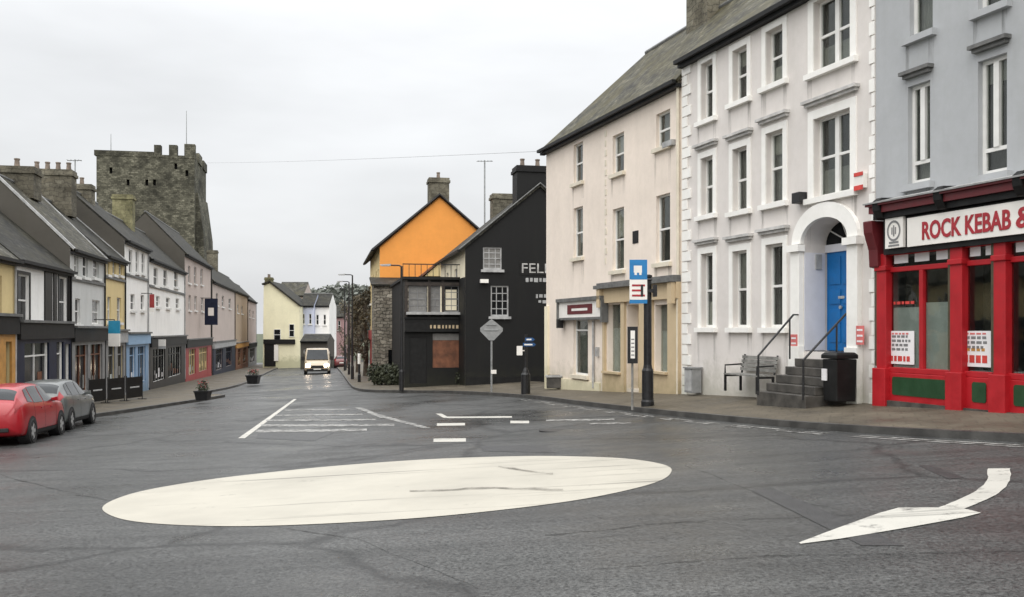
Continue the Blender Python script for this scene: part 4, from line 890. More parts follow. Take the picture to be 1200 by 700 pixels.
m = H.mb(); o = aops[4]; m.box(o[0], o[1], .06, .11, -1.1, o[3]); H.add('door', m, 'blackpaint')
m = H.mb(); z0, z1 = AN.z(505, 389), AN.z(505, 374); m.box(0, aw, -.2, -.002, z0, z1); m.box(-.05, aw, -.28, -.002, z1 + .001, z1 + .1); fs = H.add('fascia', m, 'blackpaint')
m = H.mb(); x = AN.u(504, .2)
while x < AN.u(541, .2): w_ = R.uniform(.07, .14); m.box(x, x + w_, -.208, -.2005, z0 + .17, z0 + .34); x += w_ + .09
H.add('fascia_lettering', m, 'tan', fs)
m = H.mb(); m.box(AN.u(476, .1), AN.u(540, .1), -.5, -.002, AN.z(505, 369), AN.z(505, 366)); H.add('ledge', m, 'greyjoin')
# lean-to roof between annex and orange gable
# ---- orange house
OR = Row(at(445, 60), 60, .981, .195); ow = 2 * OR.u(515); oz = -1.5
H = House('orange_house', 'bright orange gabled house over rubble stone ground floor, beyond the black pub', OR, 0, ow, oz)
orr, TL = gable_house(H, ow, 13, 7.05, 10.3, (), ['orange', 'butter', 'rubble'], [(-12, -11.2, 3.6, 5.6), (-8.4, -7.6, 3.6, 5.6), (-4.6, -3.8, 3.6, 5.6), (-2.2, -1.4, 3.6, 5.6)], z_split=4.75, rmat='slate', over=.45)
for a in (-12, -8.4, -4.6, -2.2): window(H, a, a + .8, 3.6, 5.6, .12, 'joinery', 'farglass', 'sash', T=TL)
m = H.mb(TL); m.box(-13, -.05, -.15, -.002, .9, 1.6); m.box(-12.5, -.5, -.05, -.003, oz, .9); H.add('side_shopfront', m, 'shopred')
chimney(H, ow / 2 - .65, ow / 2 + .65, .1, 1.2, 9.7, OR.z(516, 208), 'chimney', 1)
m = H.mb(); k_ = (10.3 - 7.05) / (ow / 2); m.tube([(-.45, -.14, 7.05 - .45 * k_ + .02), (ow / 2, -.14, 10.33), (ow + .45, -.14, 7.05 - .45 * k_ + .02)], .12, 4); H.add('bargeboard', m, 'darktrim', orr)
m = H.mb(); z = 4.75; m.box(-.02, ow, -.5, -.002, z - .12, z + .1); H.add('ledge', m, 'darktrim')
m = H.mb(); xa, za = OR.uz(488, 326); xb, zb2 = OR.uz(516, 304); m.slab([(xa, -2.5, za), (xb, -2.5, zb2), (xb, -.01, zb2), (xa, -.01, za)], .1); m.prism([(xa + .3, za + .0), (xb, za + .0), (xb, zb2 - .12)], -2.4, -.02, 1); H.add('lean_to', m, ['wood', 'butter'])
# low stone wall piece under the gable towards the street corner
SW = Row(at(438, 57), 57, .981, .195)
H = House('stone_outbuilding', 'grey rubble stone lean-to wall at the street corner below the orange gable', SW, 0, SW.u(475), -1.45, 'outbuilding')
zt = SW.z(455, 334); m = H.mb(); u1 = SW.u(475); o_ = [(SW.u(455), SW.u(462), SW.z(458, 430), SW.z(458, 410))]
wall_face(m, 0, u1, -2.6, zt, o_, .2); m.face([(0, 2.6, -2.6), (0, 0, -2.6), (0, 0, zt), (0, 2.6, zt + .5)]); m.face([(u1, 0, -2.6), (u1, 2.6, -2.6), (u1, 2.6, zt + .5), (u1, 0, zt)]); H.add('wall', m, 'rubble')
m = H.mb(); m.slab([(-.15, -.2, zt + .02), (u1 + .1, -.2, zt + .02), (u1 + .1, 2.65, zt + .6), (-.15, 2.65, zt + .6)], .1); H.add('roof', m, 'slate')
m = H.mb(); m.box(*o_[0][:2], .15, .19, *o_[0][2:]); H.add('pane', m, 'farglass')

# ================================================================== LEFT TERRACE
LR = Row(-10.9 - .1955 * 20, 20, -.1955, .981)
LC = dict(cap='trimdark')
def left_house(name, label, p0, p1, eave, rise, depth, wall, roofm, wins, shop, zb=None, fr='joinery', glass='farglass', ledge=None, verge=None, cat='house', pad=.1, chim=()):
    u0, u1 = LR.u(p0), LR.u(p1); x, y = LR.w((u0 + u1) / 2); zb = h(x + .5, y) + .17
    H = House(name, label, LR, u0, u1, zb, cat)
    ops = []; info = []
    for w_ in wins:
        pa, pb_, ya, yb_ = w_[:4]; um0, um1 = LR.u(pa), LR.u(pb_); pm = (pa + pb_) / 2; o = (um0, um1, LR.z(pm, yb_), LR.z(pm, ya)); ops.append(o); info.append(w_)
    s_ops = []
    for (pa, pb_, top, kind) in shop['ops']:
        o = (max(LR.u(pa), u0 + .12), min(LR.u(pb_), u1 - .12), zb + (.02 if kind == 'door' else .55), zb + top); s_ops.append((o, kind))
    shell(H, depth, eave, eave + rise, ops + [o for o, k in s_ops], wall, side='gable_side')
    roof(H, depth, eave, eave + rise, roofm, over=.2, verge=[{'n': u0 + .1, 'f': u1 - .1}[v] for v in verge] if verge else None)
    for o, i in zip(ops, info): window(H, *o, .13, fr, i[4] if len(i) > 4 else glass, 'sash', sill=True, sillmat=fr, sur=shop.get('sur'), surmat=shop.get('surmat'))
    if ledge: m = H.mb(); z = LR.z((p0 + p1) / 2, ledge); m.box(u0 + .02, u1 - .02, -.09, -.002, z - .07, z + .07); H.add('string_course', m, 'trimdark')
    ft, fb = zb + shop.get('ft', 3.35), zb + shop.get('fb', 2.75)
    m = H.mb(); a, b = u0 + .05, u1 - .05; m.box(a, b, -.2, -.002, fb, ft); f_ = H.add('fascia', m, shop['fascia'])
    m = H.mb(); m.box(a - .0, b, -.3, -.003, ft + .002, ft + .1); H.add('cornice', m, 'trimdark', f_)
    m = H.mb(); edges = [a] + [v for o, k in s_ops for v in o[:2]] + [b]
    for q0, q1 in zip(edges[::2], edges[1::2]):
        if q1 - q0 > .03: m.box(q0, q1, -.08, -.002, zb - .8, fb - .002)
    for o, k in s_ops:
        if k != 'door': m.box(o[0] + .002, o[1] - .002, -.075, -.002, zb - .8, o[2] - .001)
        if o[3] < fb - .01: m.box(o[0] + .002, o[1] - .002, -.078, -.002, o[3] + .001, fb - .003)
    sf = H.add('shopfront', m, shop['mat'])
    for o, k in s_ops:
        if k == 'door': m = H.mb(); m.box(o[0], o[1], .1, .15, o[2], o[3]); H.add('door', m, shop.get('door', 'blackpaint'))
        else:
            m = H.mb(); m.box(o[0], o[1], .08, .1, o[2], o[3]); H.add('shop_pane', m, 'farglass', sf)
            m = H.mb(); n = max(1, int((o[1] - o[0]) / 1.1))
            for i in range(n + 1): x = o[0] + (o[1] - o[0] - .06) * i / n; m.box(x, x + .06, .03, .078, o[2], o[3])
            m.box(o[0], o[1], .035, .077, o[3] - .5, o[3] - .44); H.add('shop_frame', m, shop.get('frame', shop['mat']), sf)
            m = H.mb(); x = o[0] + .15
            while x < o[1] - .3: w_ = R.uniform(.2, .6); zz0 = o[2] + R.uniform(.05, .5); m.box(x, min(x + w_, o[1] - .05), .07, .079, zz0, zz0 + R.uniform(.25, .6)); x += w_ + R.uniform(.3, .9)
            H.add('window_display', m, R.choice(['frost', 'wood', 'curtain_mid', 'poster', 'butter']), sf)
    m = H.mb(); m.tube([(u1 - .12, -.07, zb + .05), (u1 - .12, -.07, eave - .1)], .045, 6); H.add('downpipe', m, R.choice(['darktrim', 'darktrim', 'greyjoin']))
    for (pc, ya, yb_, wx, wy, mat, pots) in chim:
        d_ = depth / 2; k = (pc - 600) / F; ox, oy = LR.w(0, d_); uu = (k * oy - ox) / (LR.e[0] - k * LR.e[1]); Yc = LR.w(uu, d_)[1]
        uu = min(max(uu, u0 + wx / 2 + .05), u1 - wx / 2 - .05)
        chimney(H, uu - wx / 2, uu + wx / 2, d_ - wy / 2, d_ + wy / 2, eave + rise - .6, zz(ya, Yc), mat, pots)
    return H
left_house('corner_house', 'cream yellow two storey house at the left edge behind the red car', -90, 17, 4.1, 2.5, 5.8, 'butter', 'slate_light', [(-14, 2, 322, 380)], dict(mat='shoporange', fascia='darktrim', ops=[(-70, -10, 2.6, 'win'), (4, 11, 2.5, 'door')], frame='darktrim'))
Hb = left_house('black_trim_house', 'white two storey house with black trim around tall windows, behind the two cars', 17, 82, 4.15, 2.5, 5.8, 'white_wall', 'slate', [(20.5, 34, 322, 382), (68.5, 78, 325, 383)], dict(mat='navy', fascia='darktrim', ops=[(26, 55, 2.6, 'win'), (64, 72, 2.6, 'win'), (74, 80, 2.5, 'door')], frame='joinery', sur=.12, surmat='blackpaint'))
for pa, pb_ in ((51.5, 60), (62, 65.5), (79.5, 81.5)): m = Hb.mb(); m.box(Hb.row.u(pa), Hb.row.u(pb_), -.05, -.002, Hb.zb + 3.4, 4.05); Hb.add('black_pilaster', m, 'blackpaint')
H = left_house('grey_terrace_house', 'pale grey terraced house with stepped gable coping and broad stone chimney', 82, 122, 5.15, 2.9, 5.8, 'terrace_grey', 'slate_light', [(87, 92, 298, 324, 'farglass_pale'), (97, 103, 300, 325), (109, 116, 302, 326, 'farglass_pale'), (88, 94, 350, 380), (108, 117, 352, 380, 'farglass_pale')], dict(mat='shopgrey', fascia='darktrim', ops=[(86, 101, 2.6, 'win'), (104, 118, 2.6, 'win')], frame='wood'), ledge=330, verge=['n', 'f'], chim=[(20, 197, 235, 1.2, 1.7, 'chimney', 1)])
left_house('tan_terrace_house', 'narrow butter yellow terraced house with three small top windows', 122, 146, 5.35, 2.6, 5.8, 'butter', 'slate', [(125, 128, 301, 322), (132, 135.5, 302, 322), (139.5, 143, 304, 323), (126, 130, 348, 378, 'farglass_pale'), (137, 142, 349, 378, 'farglass_pale')], dict(mat='shopgrey', fascia='greyjoin', ops=[(125, 133, 2.6, 'win'), (136, 143, 2.6, 'win')]), ledge=327, verge=['f'], chim=[(62, 200, 235, 1.0, 2.0, 'chimney', 4)])
left_house('tall_white_house', 'tall narrow white terraced house above a pale blue shopfront', 146, 173, 6.55, 2.6, 5.8, 'white_wall', 'slate', [(151, 155, 293, 320), (159, 162.5, 294, 320), (166, 169.5, 296, 321), (153, 158, 345, 364), (165, 169, 346, 364)], dict(mat='shopblue', fascia='skyblue', ops=[(150, 157, 2.6, 'win'), (160, 169, 2.6, 'win')], door='skyblue'), ledge=325, chim=[(96, 217, 245, .9, 1.2, 'chimney', 1)])
left_house('wide_white_house', 'wide white terraced house with two rows of three windows over a dark shop', 174, 216, 6.1, 2.8, 5.8, 'white_wall', 'slate', [(180, 185, 314, 335), (191.5, 196, 316, 336), (204, 208.5, 318, 337), (183, 187, 347, 360), (194.5, 199, 349, 361), (206, 210, 350, 362)], dict(mat='blackpaint', fascia='darktrim', ops=[(178, 192, 2.6, 'win'), (196, 211, 2.6, 'win')]), ledge=340, chim=[(145, 229, 262, .9, 1.3, 'chimney_yellow', 0)])
left_house('pinkish_house', 'tall pinkish grey terraced house with red and yellow shopfront', 216.5, 247, 7.6, 3.0, 5.8, 'pinkgrey', 'slate', [(220.5, 223, 312, 332), (227.5, 230, 313, 333), (235, 237.5, 315, 334), (221, 223.5, 346, 364), (228, 230.5, 347, 364), (236, 238.5, 349, 365)], dict(mat='shopred', fascia='darktrim', ops=[(220, 228, 2.6, 'win'), (232, 242, 2.6, 'win')], frame='butter', door='shoporange'))
left_house('grey_far_house', 'grey terraced house with dark shop beyond the projecting navy sign', 249, 275, 6.4, 2.6, 5, 'pinkgrey', 'slate', [(253, 255.5, 344, 358), (260, 262.5, 347, 360), (268, 270.5, 350, 362)], dict(mat='navy', fascia='greyjoin', ops=[(252, 260, 2.6, 'win'), (264, 271, 2.6, 'win')]), chim=[(258, 300, 320, .8, 1.2, 'chimney', 0)])
left_house('brown_far_house', 'brownish terraced house with orange shop sign far along the left row', 275.5, 290, 6.4, 2.4, 5, 'brownpaint', 'slate', [(278, 279.5, 357, 367), (283, 284.5, 359, 368)], dict(mat='wood', fascia='shoporange', ops=[(278, 282, 2.6, 'win'), (284, 288, 2.6, 'win')]))
left_house('end_far_house', 'last brown house of the left row before the lemon gable', 290.3, 300, 6.0, 2.4, 5, 'pinkgrey', 'slate', [(292, 293.5, 363, 372), (296, 297.5, 365, 373)], dict(mat='shopgrey', fascia='darktrim', ops=[(292, 298, 2.6, 'win')]))

# ---- stone tower
TW = Row(at(113, 110), 110, .981, .195); tw = TW.u(228); tz = -1.5; tt = zz(179, 110)
H = House('stone_tower', 'ruined grey stone castle tower with battlements rising behind the left roofs', TW, 0, tw, tz, 'tower')
m = H.mb(); bt = .9
def frustum(m, x0, x1, y0, y1, z0, z1, b): m.loft([[(x0 - b, y0 - b, z0), (x1 + b, y0 - b, z0), (x1 + b, y1 + b, z0), (x0 - b, y1 + b, z0)], [(x0, y0, z1), (x1, y0, z1), (x1, y1, z1), (x0, y1, z1)]])
slits = [(TW.u(p), TW.z(p, y)) for p, y in ((172, 214), (181, 214), (219, 203), (206, 195), (150, 214), (130, 200))]
ops = [(u - .17, u + .17, z - .36, z + .36) for u, z in slits]
wall_face(m, 0, tw, tz - 2, tt, ops, .8); 
m.face([(tw, 0, tz - 2), (tw, 11, tz - 2), (tw, 11, tt), (tw, 0, tt)]); m.face([(0, 11, tz - 2), (0, 0, tz - 2), (0, 0, tt), (0, 11, tt)]); m.face([(tw, 11, tz - 2), (0, 11, tz - 2), (0, 11, tt), (tw, 11, tt)]); m.face([(0, 0, tt), (tw, 0, tt), (tw, 11, tt), (0, 11, tt)])
H.add('wall', m, 'castle')
m = H.mb()
for u, z in slits: m.box(u - .168, u + .168, .7, .78, z - .355, z + .355)
H.add('window_slit', m, 'darktrim')
for pa, pb_, py in ((113, 180, 177), (180.5, 188.5, 170), (198, 207.5, 170), (216, 228.5, 169)):
    m = H.mb(); m.box(TW.u(pa) - (.25 if pa == 113 else 0), TW.u(pb_), -.05, .9, tt - .3, TW.z((pa + pb_) / 2, py)); H.add('merlon', m, 'castle')
m = H.mb(); m.box(TW.u(188.5), TW.u(216), -.03, .7, tt - .3, TW.z(200, 182)); H.add('parapet', m, 'castle')
m = H.mb(); m.box(tw - .6, tw + .15, 3.0, 6.0, tt - .3, tt + .9); m.box(tw - .6, tw + .15, 7.5, 10.9, tt - .3, tt + .8); H.add('side_merlon', m, 'castle')
m = H.mb(); zb1, zb2 = TW.z(243, 225) - 1, TW.z(243, 225)
m.loft([[(tw + .002, 1.0, tz - 2), (tw + 1.3, 1.0, tz - 2), (tw + 1.3, 10.5, tz - 2), (tw + .002, 10.5, tz - 2)], [(tw + .002, 1.0, zb2 - 5), (tw + .9, 1.0, zb2 - 5), (tw + .9, 10.5, zb2 - 5), (tw + .002, 10.5, zb2 - 5)], [(tw + .002, 1.0, zb2), (tw + .25, 1.0, zb2), (tw + .25, 10.5, zb2), (tw + .002, 10.5, zb2)]]); H.add('buttress', m, 'castle')
x, y = TW.w(TW.u(218.5, -1.2), 1.2); m = MB(); z = tt; m.tube([(0, 0, 0), (0, 0, zz(130, y) - z)], [.07, .03], 6); o = m.build('flagpole', 'steel'); o.location = (x, y, z); tag(o, 'thin flagpole standing on the right corner of the stone tower', 'pole')
x, y = TW.w(TW.u(130, -1.2), 1.2); m = MB(); m.tube([(0, 0, 0), (0, 0, zz(157, y) - z)], [.06, .03], 6); o = m.build('mast', 'steel'); o.location = (x, y, z); tag(o, 'short thin mast on the left side of the stone tower top', 'pole')

# ---- far end of the street
FE = Row(at(308, 122), 122, 1, .05)
def far_house(name, label, p0, p1, Y, eave_py, ridge_dz, D, mat, rmat, wins, extra=None, gable=False, base_py=424):
    r = Row(at(p0, Y), Y, 1, .03); W = r.u(p1); zb = zz(base_py, Y); H = House(name, label, r, 0, W, zb)
    ops = [(r.u(a), r.u(b), r.z(a, d), r.z(a, c)) for a, b, c, d in wins]; ez = zz(eave_py, Y)
    if gable: gable_house(H, W, D, ez, ez + ridge_dz, ops, [mat, mat], rmat=rmat)
    else: shell(H, D, ez, ez + ridge_dz, ops, mat); roof(H, D, ez, ez + ridge_dz, rmat)
    for o in ops: window(H, *o, .12, 'joinery', 'farglass', 'sash')
    return H
H = House('lemon_gable_house', 'lemon yellow gable end house closing the left row at the bend', FE, 0, FE.u(351), zz(424, 122))
g0 = zz(424, 122); P = [(0, g0 - 2), (FE.u(351), g0 - 2), (FE.u(351), FE.z(351, 358.5)), (FE.u(316), FE.z(316, 332)), (FE.u(309), FE.z(309, 335))]
wq = [(FE.u(321), FE.u(329), FE.z(325, 399), FE.z(325, 386)), (FE.u(339), FE.u(345), FE.z(342, 395), FE.z(342, 380))]
m = H.mb(); m.prism(P, 0, 9); H.add('wall', m, 'lemon')
for q in wq:
    window(H, *q, .02, 'joinery', 'farglass', 'sash', y=-.06, sill=False)
m = H.mb(); m.slab([(FE.u(353), -.3, FE.z(351, 357) - .1), (FE.u(353), 9.2, FE.z(351, 357) - .1), (FE.u(316), 9.2, FE.z(316, 329)), (FE.u(316), -.3, FE.z(316, 329))], .2); m.slab([(FE.u(307), 9.2, FE.z(309, 333) + .05), (FE.u(307), -.3, FE.z(309, 333) + .05), (FE.u(316), -.3, FE.z(316, 329) + .0), (FE.u(316), 9.2, FE.z(316, 329) + .0)], .2); H.add('roof', m, 'slate')
m = H.mb(); m.box(FE.u(309), FE.u(346), -.25, -.002, g0 + 2.3, g0 + 2.9); m.box(FE.u(310), FE.u(323), -.12, -.003, g0 - .6, g0 + 2.3); H.add('shopfront', m, 'blackpaint'); m = H.mb(); m.box(FE.u(321.5), FE.u(326.5), -.18, -.121, g0 + .1, g0 + 2.2); H.add('door', m, 'signwhite')
chimney(H, FE.u(309.5), FE.u(318), .3, 1.4, FE.z(316, 331) - .6, FE.z(316, 325), 'chimney_yellow', 3)
far_house('brown_roof_house', 'house with a brown hipped slate roof behind the lemon gable', 324, 356, 134, 346, 1.9, 7, 'pinkgrey', 'slate_light', [(330, 334, 352, 364)], base_py=424)
far_house('pale_blue_house', 'small pale blue and white house beside the lemon gable', 351.5, 368, 125, 358, 1.6, 6, 'lilac', 'slate', [(354, 357, 368, 380), (362, 365, 368, 380)], base_py=424)
far_house('white_far_house', 'white house to the right of the pale blue house at the street end', 368.2, 386, 126, 358, 1.6, 6, 'white_wall', 'slate', [(370.5, 373.5, 369, 381), (379, 382, 369, 381)], base_py=424)
far_house('pink_far_house', 'dusty pink house at the far end where the street bends', 387, 404, 140, 371, 1.6, 7, 'pink', 'slate', [(389, 392, 376, 387), (396, 399, 376, 387)], base_py=420)
H = far_house('dark_far_shop', 'dark low shop behind the van at the street end', 352, 384, 112, 400, .7, 5, 'gable_side', 'slate', [(356, 362, 410, 420), (374, 380, 410, 420)], base_py=426)

# ================================================================== STREET FURNITURE
def pz_(X, Y): return h(X, Y) + .13
# lamp posts
def lamp(label, px, Y, top_py, arm=-1):
    X = at(px, Y); z0 = pz_(X, Y) - .02; ht = zz(top_py, Y) - z0; t = thing('street_lamp', label, 'street lamp', (X, Y, z0), 0, 'street lamps along the main street')
    m = MB(); m.lathe([(.11, 0), (.11, .9), (.075, 1.0), (.06, ht * .6), (.05, ht - .05)], (0, 0), 10); m.tube([(0, 0, ht - .06), (arm * .12, 0, ht - .01), (arm * .55, 0, ht)], .035, 7); m.build('post', 'iron', t)
    m = MB(); m.loft([[(arm * .5, -.09, ht - .03), (arm * .5, .09, ht - .03), (arm * .5, .07, ht + .06), (arm * .5, -.07, ht + .06)], [(arm * 1.0, -.07, ht - .02), (arm * 1.0, .07, ht - .02), (arm * 1.0, .05, ht + .04), (arm * 1.0, -.05, ht + .04)]]); lm = m.build('lamp_head', 'signgrey', t)
    m = MB(); m.box(arm * .55, arm * .95, -.06, .06, ht - .05, ht - .028); m.build('lens', 'lampglass', lm)
    return t
lamp('nearest street lamp, with dark curved arm, in front of the orange house', 470.5, 44.5, 311)
lamp('second street lamp from the orange house, seen against the trees', 413, 66, 322)
lamp('tall street lamp standing just behind the white banded bollard', 409, 78, 330)
lamp('farthest street lamp, on the right pavement beyond the trees', 404, 92, 338)
def post_base(px, Y): X = at(px, Y); return X, Y, pz_(X, Y)
# direction sign seen from behind (grey)
X, Y = at(576, 38.2), 38.2; z0 = pz_(X, Y)
t = thing('road_sign', 'grey back of a diamond shaped road sign on a slim post by the black pub', 'road sign', (X, Y, z0 - .03)); ht = zz(374, Y) - z0
m = MB(); m.tube([(0, 0, -.1), (0, 0, ht)], .04, 8); m.build('post', 'steel', t)
s = 36 / 1
cz = zz(386, Y) - z0; m = MB(); m.prism([(-.1, cz - .42), (.1, cz - .42), (.46, cz - .05), (.46, cz + .08), (.12, cz + .36), (.0, cz + .44), (-.12, cz + .36), (-.46, cz + .08), (-.46, cz - .05)], -.07, -.045); pl = m.build('sign_plate', 'signgrey', t)
m = MB(); m.box(-.3, .3, -.1, -.071, cz - .02, cz + .03); m.box(-.2, .2, -.1, -.071, cz + .2, cz + .24); m.build('mounting_rail', 'steel', pl)
m = MB(); c2 = zz(435, Y) - z0; m.box(-.02, .2, -.06, -.04, c2 - .08, c2 + .08); m.build('small_plate', 'signwhite', t)
# finger post on kerb
X, Y = at(616, 34.6), 34.6; z0 = pz_(X, Y) - .04
t = thing('finger_post', 'black finger post with small blue signs and a thick base on the kerb corner', 'sign post', (X, Y, z0)); ht = zz(392, Y) - z0
m = MB(); m.lathe([(.17, -.1), (.17, .75), (.12, .82), (.1, .9), (.055, 1.0), (.05, ht)], (0, 0), 12); m.build('post', 'iron', t)
for k, (dx0, dx1, py) in enumerate(((-.02, .26, 398), (-.1, .3, 404))):
    m = MB(); c = zz(py, Y) - z0; m.prism([(dx0, c - .065), (dx1, c - .065), (dx1 + .08, c), (dx1, c + .065), (dx0, c + .065)], -.09, -.055); f_ = m.build('sign_arm', 'navyblue', t)
    m = MB(); m.box(dx0 + .05, dx1 - .05, -.095, -.091, c - .025, c + .025); m.build('arm_text', 'signwhite', f_)
m = MB(); c = zz(411, Y) - z0; m.box(-.33, -.12, -.12, .02, c - .17, c + .17); m.box(-.12, -.04, -.05, .0, c - .02, c + .02); m.build('small_box', 'signwhite', t)
# bus stop style post
X, Y = at(759, 24.3), 24.3; z0 = zz(473, Y)
t = thing('information_post', 'thick black iron post carrying a blue and white sign in front of tan shopfront', 'sign post', (X, Y, z0)); ht = zz(322, Y) - z0
m = MB(); m.lathe([(.17, -.2), (.17, .05), (.15, .1), (.15, .85), (.12, .92), (.105, 1.0), (.1, ht - .08), (.12, ht - .07), (.12, ht - .02), (.06, ht)], (0, 0), 16); m.build('post', 'iron', t, smooth=False)
sx0, sx1 = at(737, Y) - X, at(757.5, Y) - X
zt_, zm_, zb_ = zz(305, Y) - z0, zz(328, Y) - z0, zz(356, Y) - z0
m = MB(); m.box(sx0, sx1, -.15, -.12, zm_, zt_); p1_ = m.build('blue_panel', 'signblue', t)
m = MB(); cxs = (sx0 + sx1) / 2; cs = (zm_ + zt_) / 2; m.box(cxs - .12, cxs + .09, -.156, -.151, cs - .08, cs + .1); m.box(cxs - .1, cxs - .04, -.156, -.151, cs - .14, cs - .08); m.box(cxs + .02, cxs + .08, -.156, -.151, cs - .14, cs - .08); m.build('white_symbol', 'signwhite', p1_)
m = MB(); m.box(sx0, sx1, -.15, -.12, zb_ + .1, zm_ - .005); p2_ = m.build('white_panel', 'signwhite', t)
m = MB()
for k in range(3): m.box(sx0 + .06, sx1 - .06 - .05 * (k % 2), -.156, -.151, zb_ + .18 + k * .13, zb_ + .23 + k * .13)
m.build('panel_text', 'signred', p2_)
m = MB(); m.box(sx0, sx1, -.15, -.12, zb_, zb_ + .095); m.build('lower_blue_panel', 'signblue', t)
m = MB(); m.tube([(sx0 + .05, -.1, zm_), (.1, -.1, zm_)], .03, 6); m.box(-.18, .2, -.13, .1, zz(343, Y) - z0, zz(339, Y) - z0); m.box(.14, .22, -.16, .12, zz(348, Y) - z0, zz(334, Y) - z0); m.box(-.2, -.14, -.16, .12, zz(348, Y) - z0, zz(334, Y) - z0); m.build('bracket', 'iron', t)
X, Y = at(741, 24.0), 24.0; z0 = zz(476, Y)
t = thing('timetable_case', 'slim pole with a black framed white timetable, left of the iron post', 'notice case', (X, Y, z0))
m = MB(); m.tube([(0, 0, -.1), (0, 0, zz(384, Y) - z0)], .03, 8); m.build('post', 'benchwood', t)
c, d = zz(426, Y) - z0, zz(383, Y) - z0; m = MB(); m.box(-.13, .13, -.08, -.032, c, d); fr_ = m.build('frame', 'iron', t); m = MB(); m.box(-.055, .055, -.088, -.0805, c + .13, d - .1); m.build('timetable_sheet', 'signwhite', fr_)
m = MB()
for k in range(5): m.box(-.04, .04, -.092, -.0885, c + .2 + k * .1, c + .23 + k * .1)
m.build('sheet_text', 'shopgrey', fr_)
# bench
u = RR.u(878, .4); X, Y = RR.w(u, -.42); z0 = zz(459, Y) - .02
t = thing('street_bench', 'weathered grey bench against the pale town house left of the steps', 'bench', (X, Y, z0), RR.rz)
bl = 1.55
for k in range(4): m = MB(); m.box(-bl / 2, bl / 2, -.24 + k * .12, -.24 + k * .12 + .1, .42, .455); m.build('seat_slat', 'benchwood', t)
for k in range(4): m = MB(); m.box(-bl / 2, bl / 2, .25 + .02 * k, .28 + .02 * k, .52 + k * .1, .6 + k * .1); m.build('back_slat', 'benchwood', t)
for sx in (-1, 1):
    m = MB(); x = sx * (bl / 2 - .06); m.box(x - .025, x + .025, -.25, -.2, 0, .419); m.box(x - .024, x + .024, .2, .25, 0, .419); m.box(x - .023, x + .023, -.199, .199, .37, .418); m.tube([(x, -.23, .456), (x, -.23, .66), (x, .24, .68)], .022, 6); m.tube([(x, .26, .456), (x, .36, .93)], .025, 6); m.build('leg', 'iron', t)
# litter bin
u = RR.u(993, .35); X, Y = RR.w(u, -.55); z0 = zz(469, Y) - .02
BW = .85; t = thing('litter_bin', 'square black litter bin with a white notice beside the stone steps', 'bin', (X, Y, z0), RR.rz); bh = zz(413, Y) - z0
m = MB(); m.loft([[(-.26, -.24, 0), (.26, -.24, 0), (.26, .24, 0), (-.26, .24, 0)], [(-.28, -.26, bh * .86), (.28, -.26, bh * .86), (.28, .26, bh * .86), (-.28, .26, bh * .86)]]); m.build('body', 'blackpaint', t, bevel=.02)
m = MB(); m.loft([[(-.3, -.28, bh * .87), (.3, -.28, bh * .87), (.3, .28, bh * .87), (-.3, .28, bh * .87)], [(-.3, -.28, bh * .95), (.3, -.28, bh * .95), (.3, .28, bh * .95), (-.3, .28, bh * .95)], [(-.25, -.22, bh), (.25, -.22, bh), (.25, .22, bh), (-.25, .22, bh)]]); m.build('lid', 'blackpaint', t, bevel=.015)
m = MB(); m.box(-.24, -.06, -.3, -.27, bh * .42, bh * .66); m.build('notice', 'poster', t); t.scale = (BW, 1, 1)
# utility cabinet
u = RR.u(812, .2); X, Y = RR.w(u, -.2); z0 = zz(459, Y) - .03; hh_ = zz(432, Y) - z0
t = thing('utility_cabinet', 'small grey utility cabinet standing against the white quoins', 'cabinet', (X, Y, z0), RR.rz)
m = MB(); m.box(-.22, .22, -.15, .15, 0, hh_); m.build('body', 'signgrey', t, bevel=.01); m = MB(); m.box(-.25, .25, -.18, .17, hh_ + .001, hh_ + .04); m.build('lid', 'signgrey', t); m = MB(); m.box(-.19, -.005, -.16, -.151, .06, hh_ - .05); m.box(.005, .19, -.16, -.151, .06, hh_ - .05); m.build('door', 'greyjoin', t)
# stone blocks / planter at cream house
def planter(label, px, Y, w_, hh, z0, plant='leafdark', flowers=True, group=None):
    X = at(px, Y); t = thing('planter', label, 'planter', (X, Y, z0), 0, group)
    m = MB(); m.loft([[(-w_ * .4, -w_ * .4, 0), (w_ * .4, -w_ * .4, 0), (w_ * .4, w_ * .4, 0), (-w_ * .4, w_ * .4, 0)], [(-w_ / 2, -w_ / 2, hh * .85), (w_ / 2, -w_ / 2, hh * .85), (w_ / 2, w_ / 2, hh * .85), (-w_ / 2, w_ / 2, hh * .85)], [(-w_ * .55, -w_ * .55, hh * .86), (w_ * .55, -w_ * .55, hh * .86), (w_ * .55, w_ * .55, hh * .86), (-w_ * .55, w_ * .55, hh * .86)], [(-w_ * .55, -w_ * .55, hh), (w_ * .55, -w_ * .55, hh), (w_ * .55, w_ * .55, hh), (-w_ * .55, w_ * .55, hh)]]); m.build('pot', 'iron' if flowers else 'stepstone', t)
    m = MB(); leaves(m, [(0, 0, hh + .15, w_ * .5, w_ * .5, .3)], 260, .09); m.build('plant', plant, t)
    if flowers: m = MB(); leaves(m, [(0, 0, hh + .3, w_ * .45, w_ * .45, .2)], 40, .07); m.build('flowers', 'flower', t)
    return t
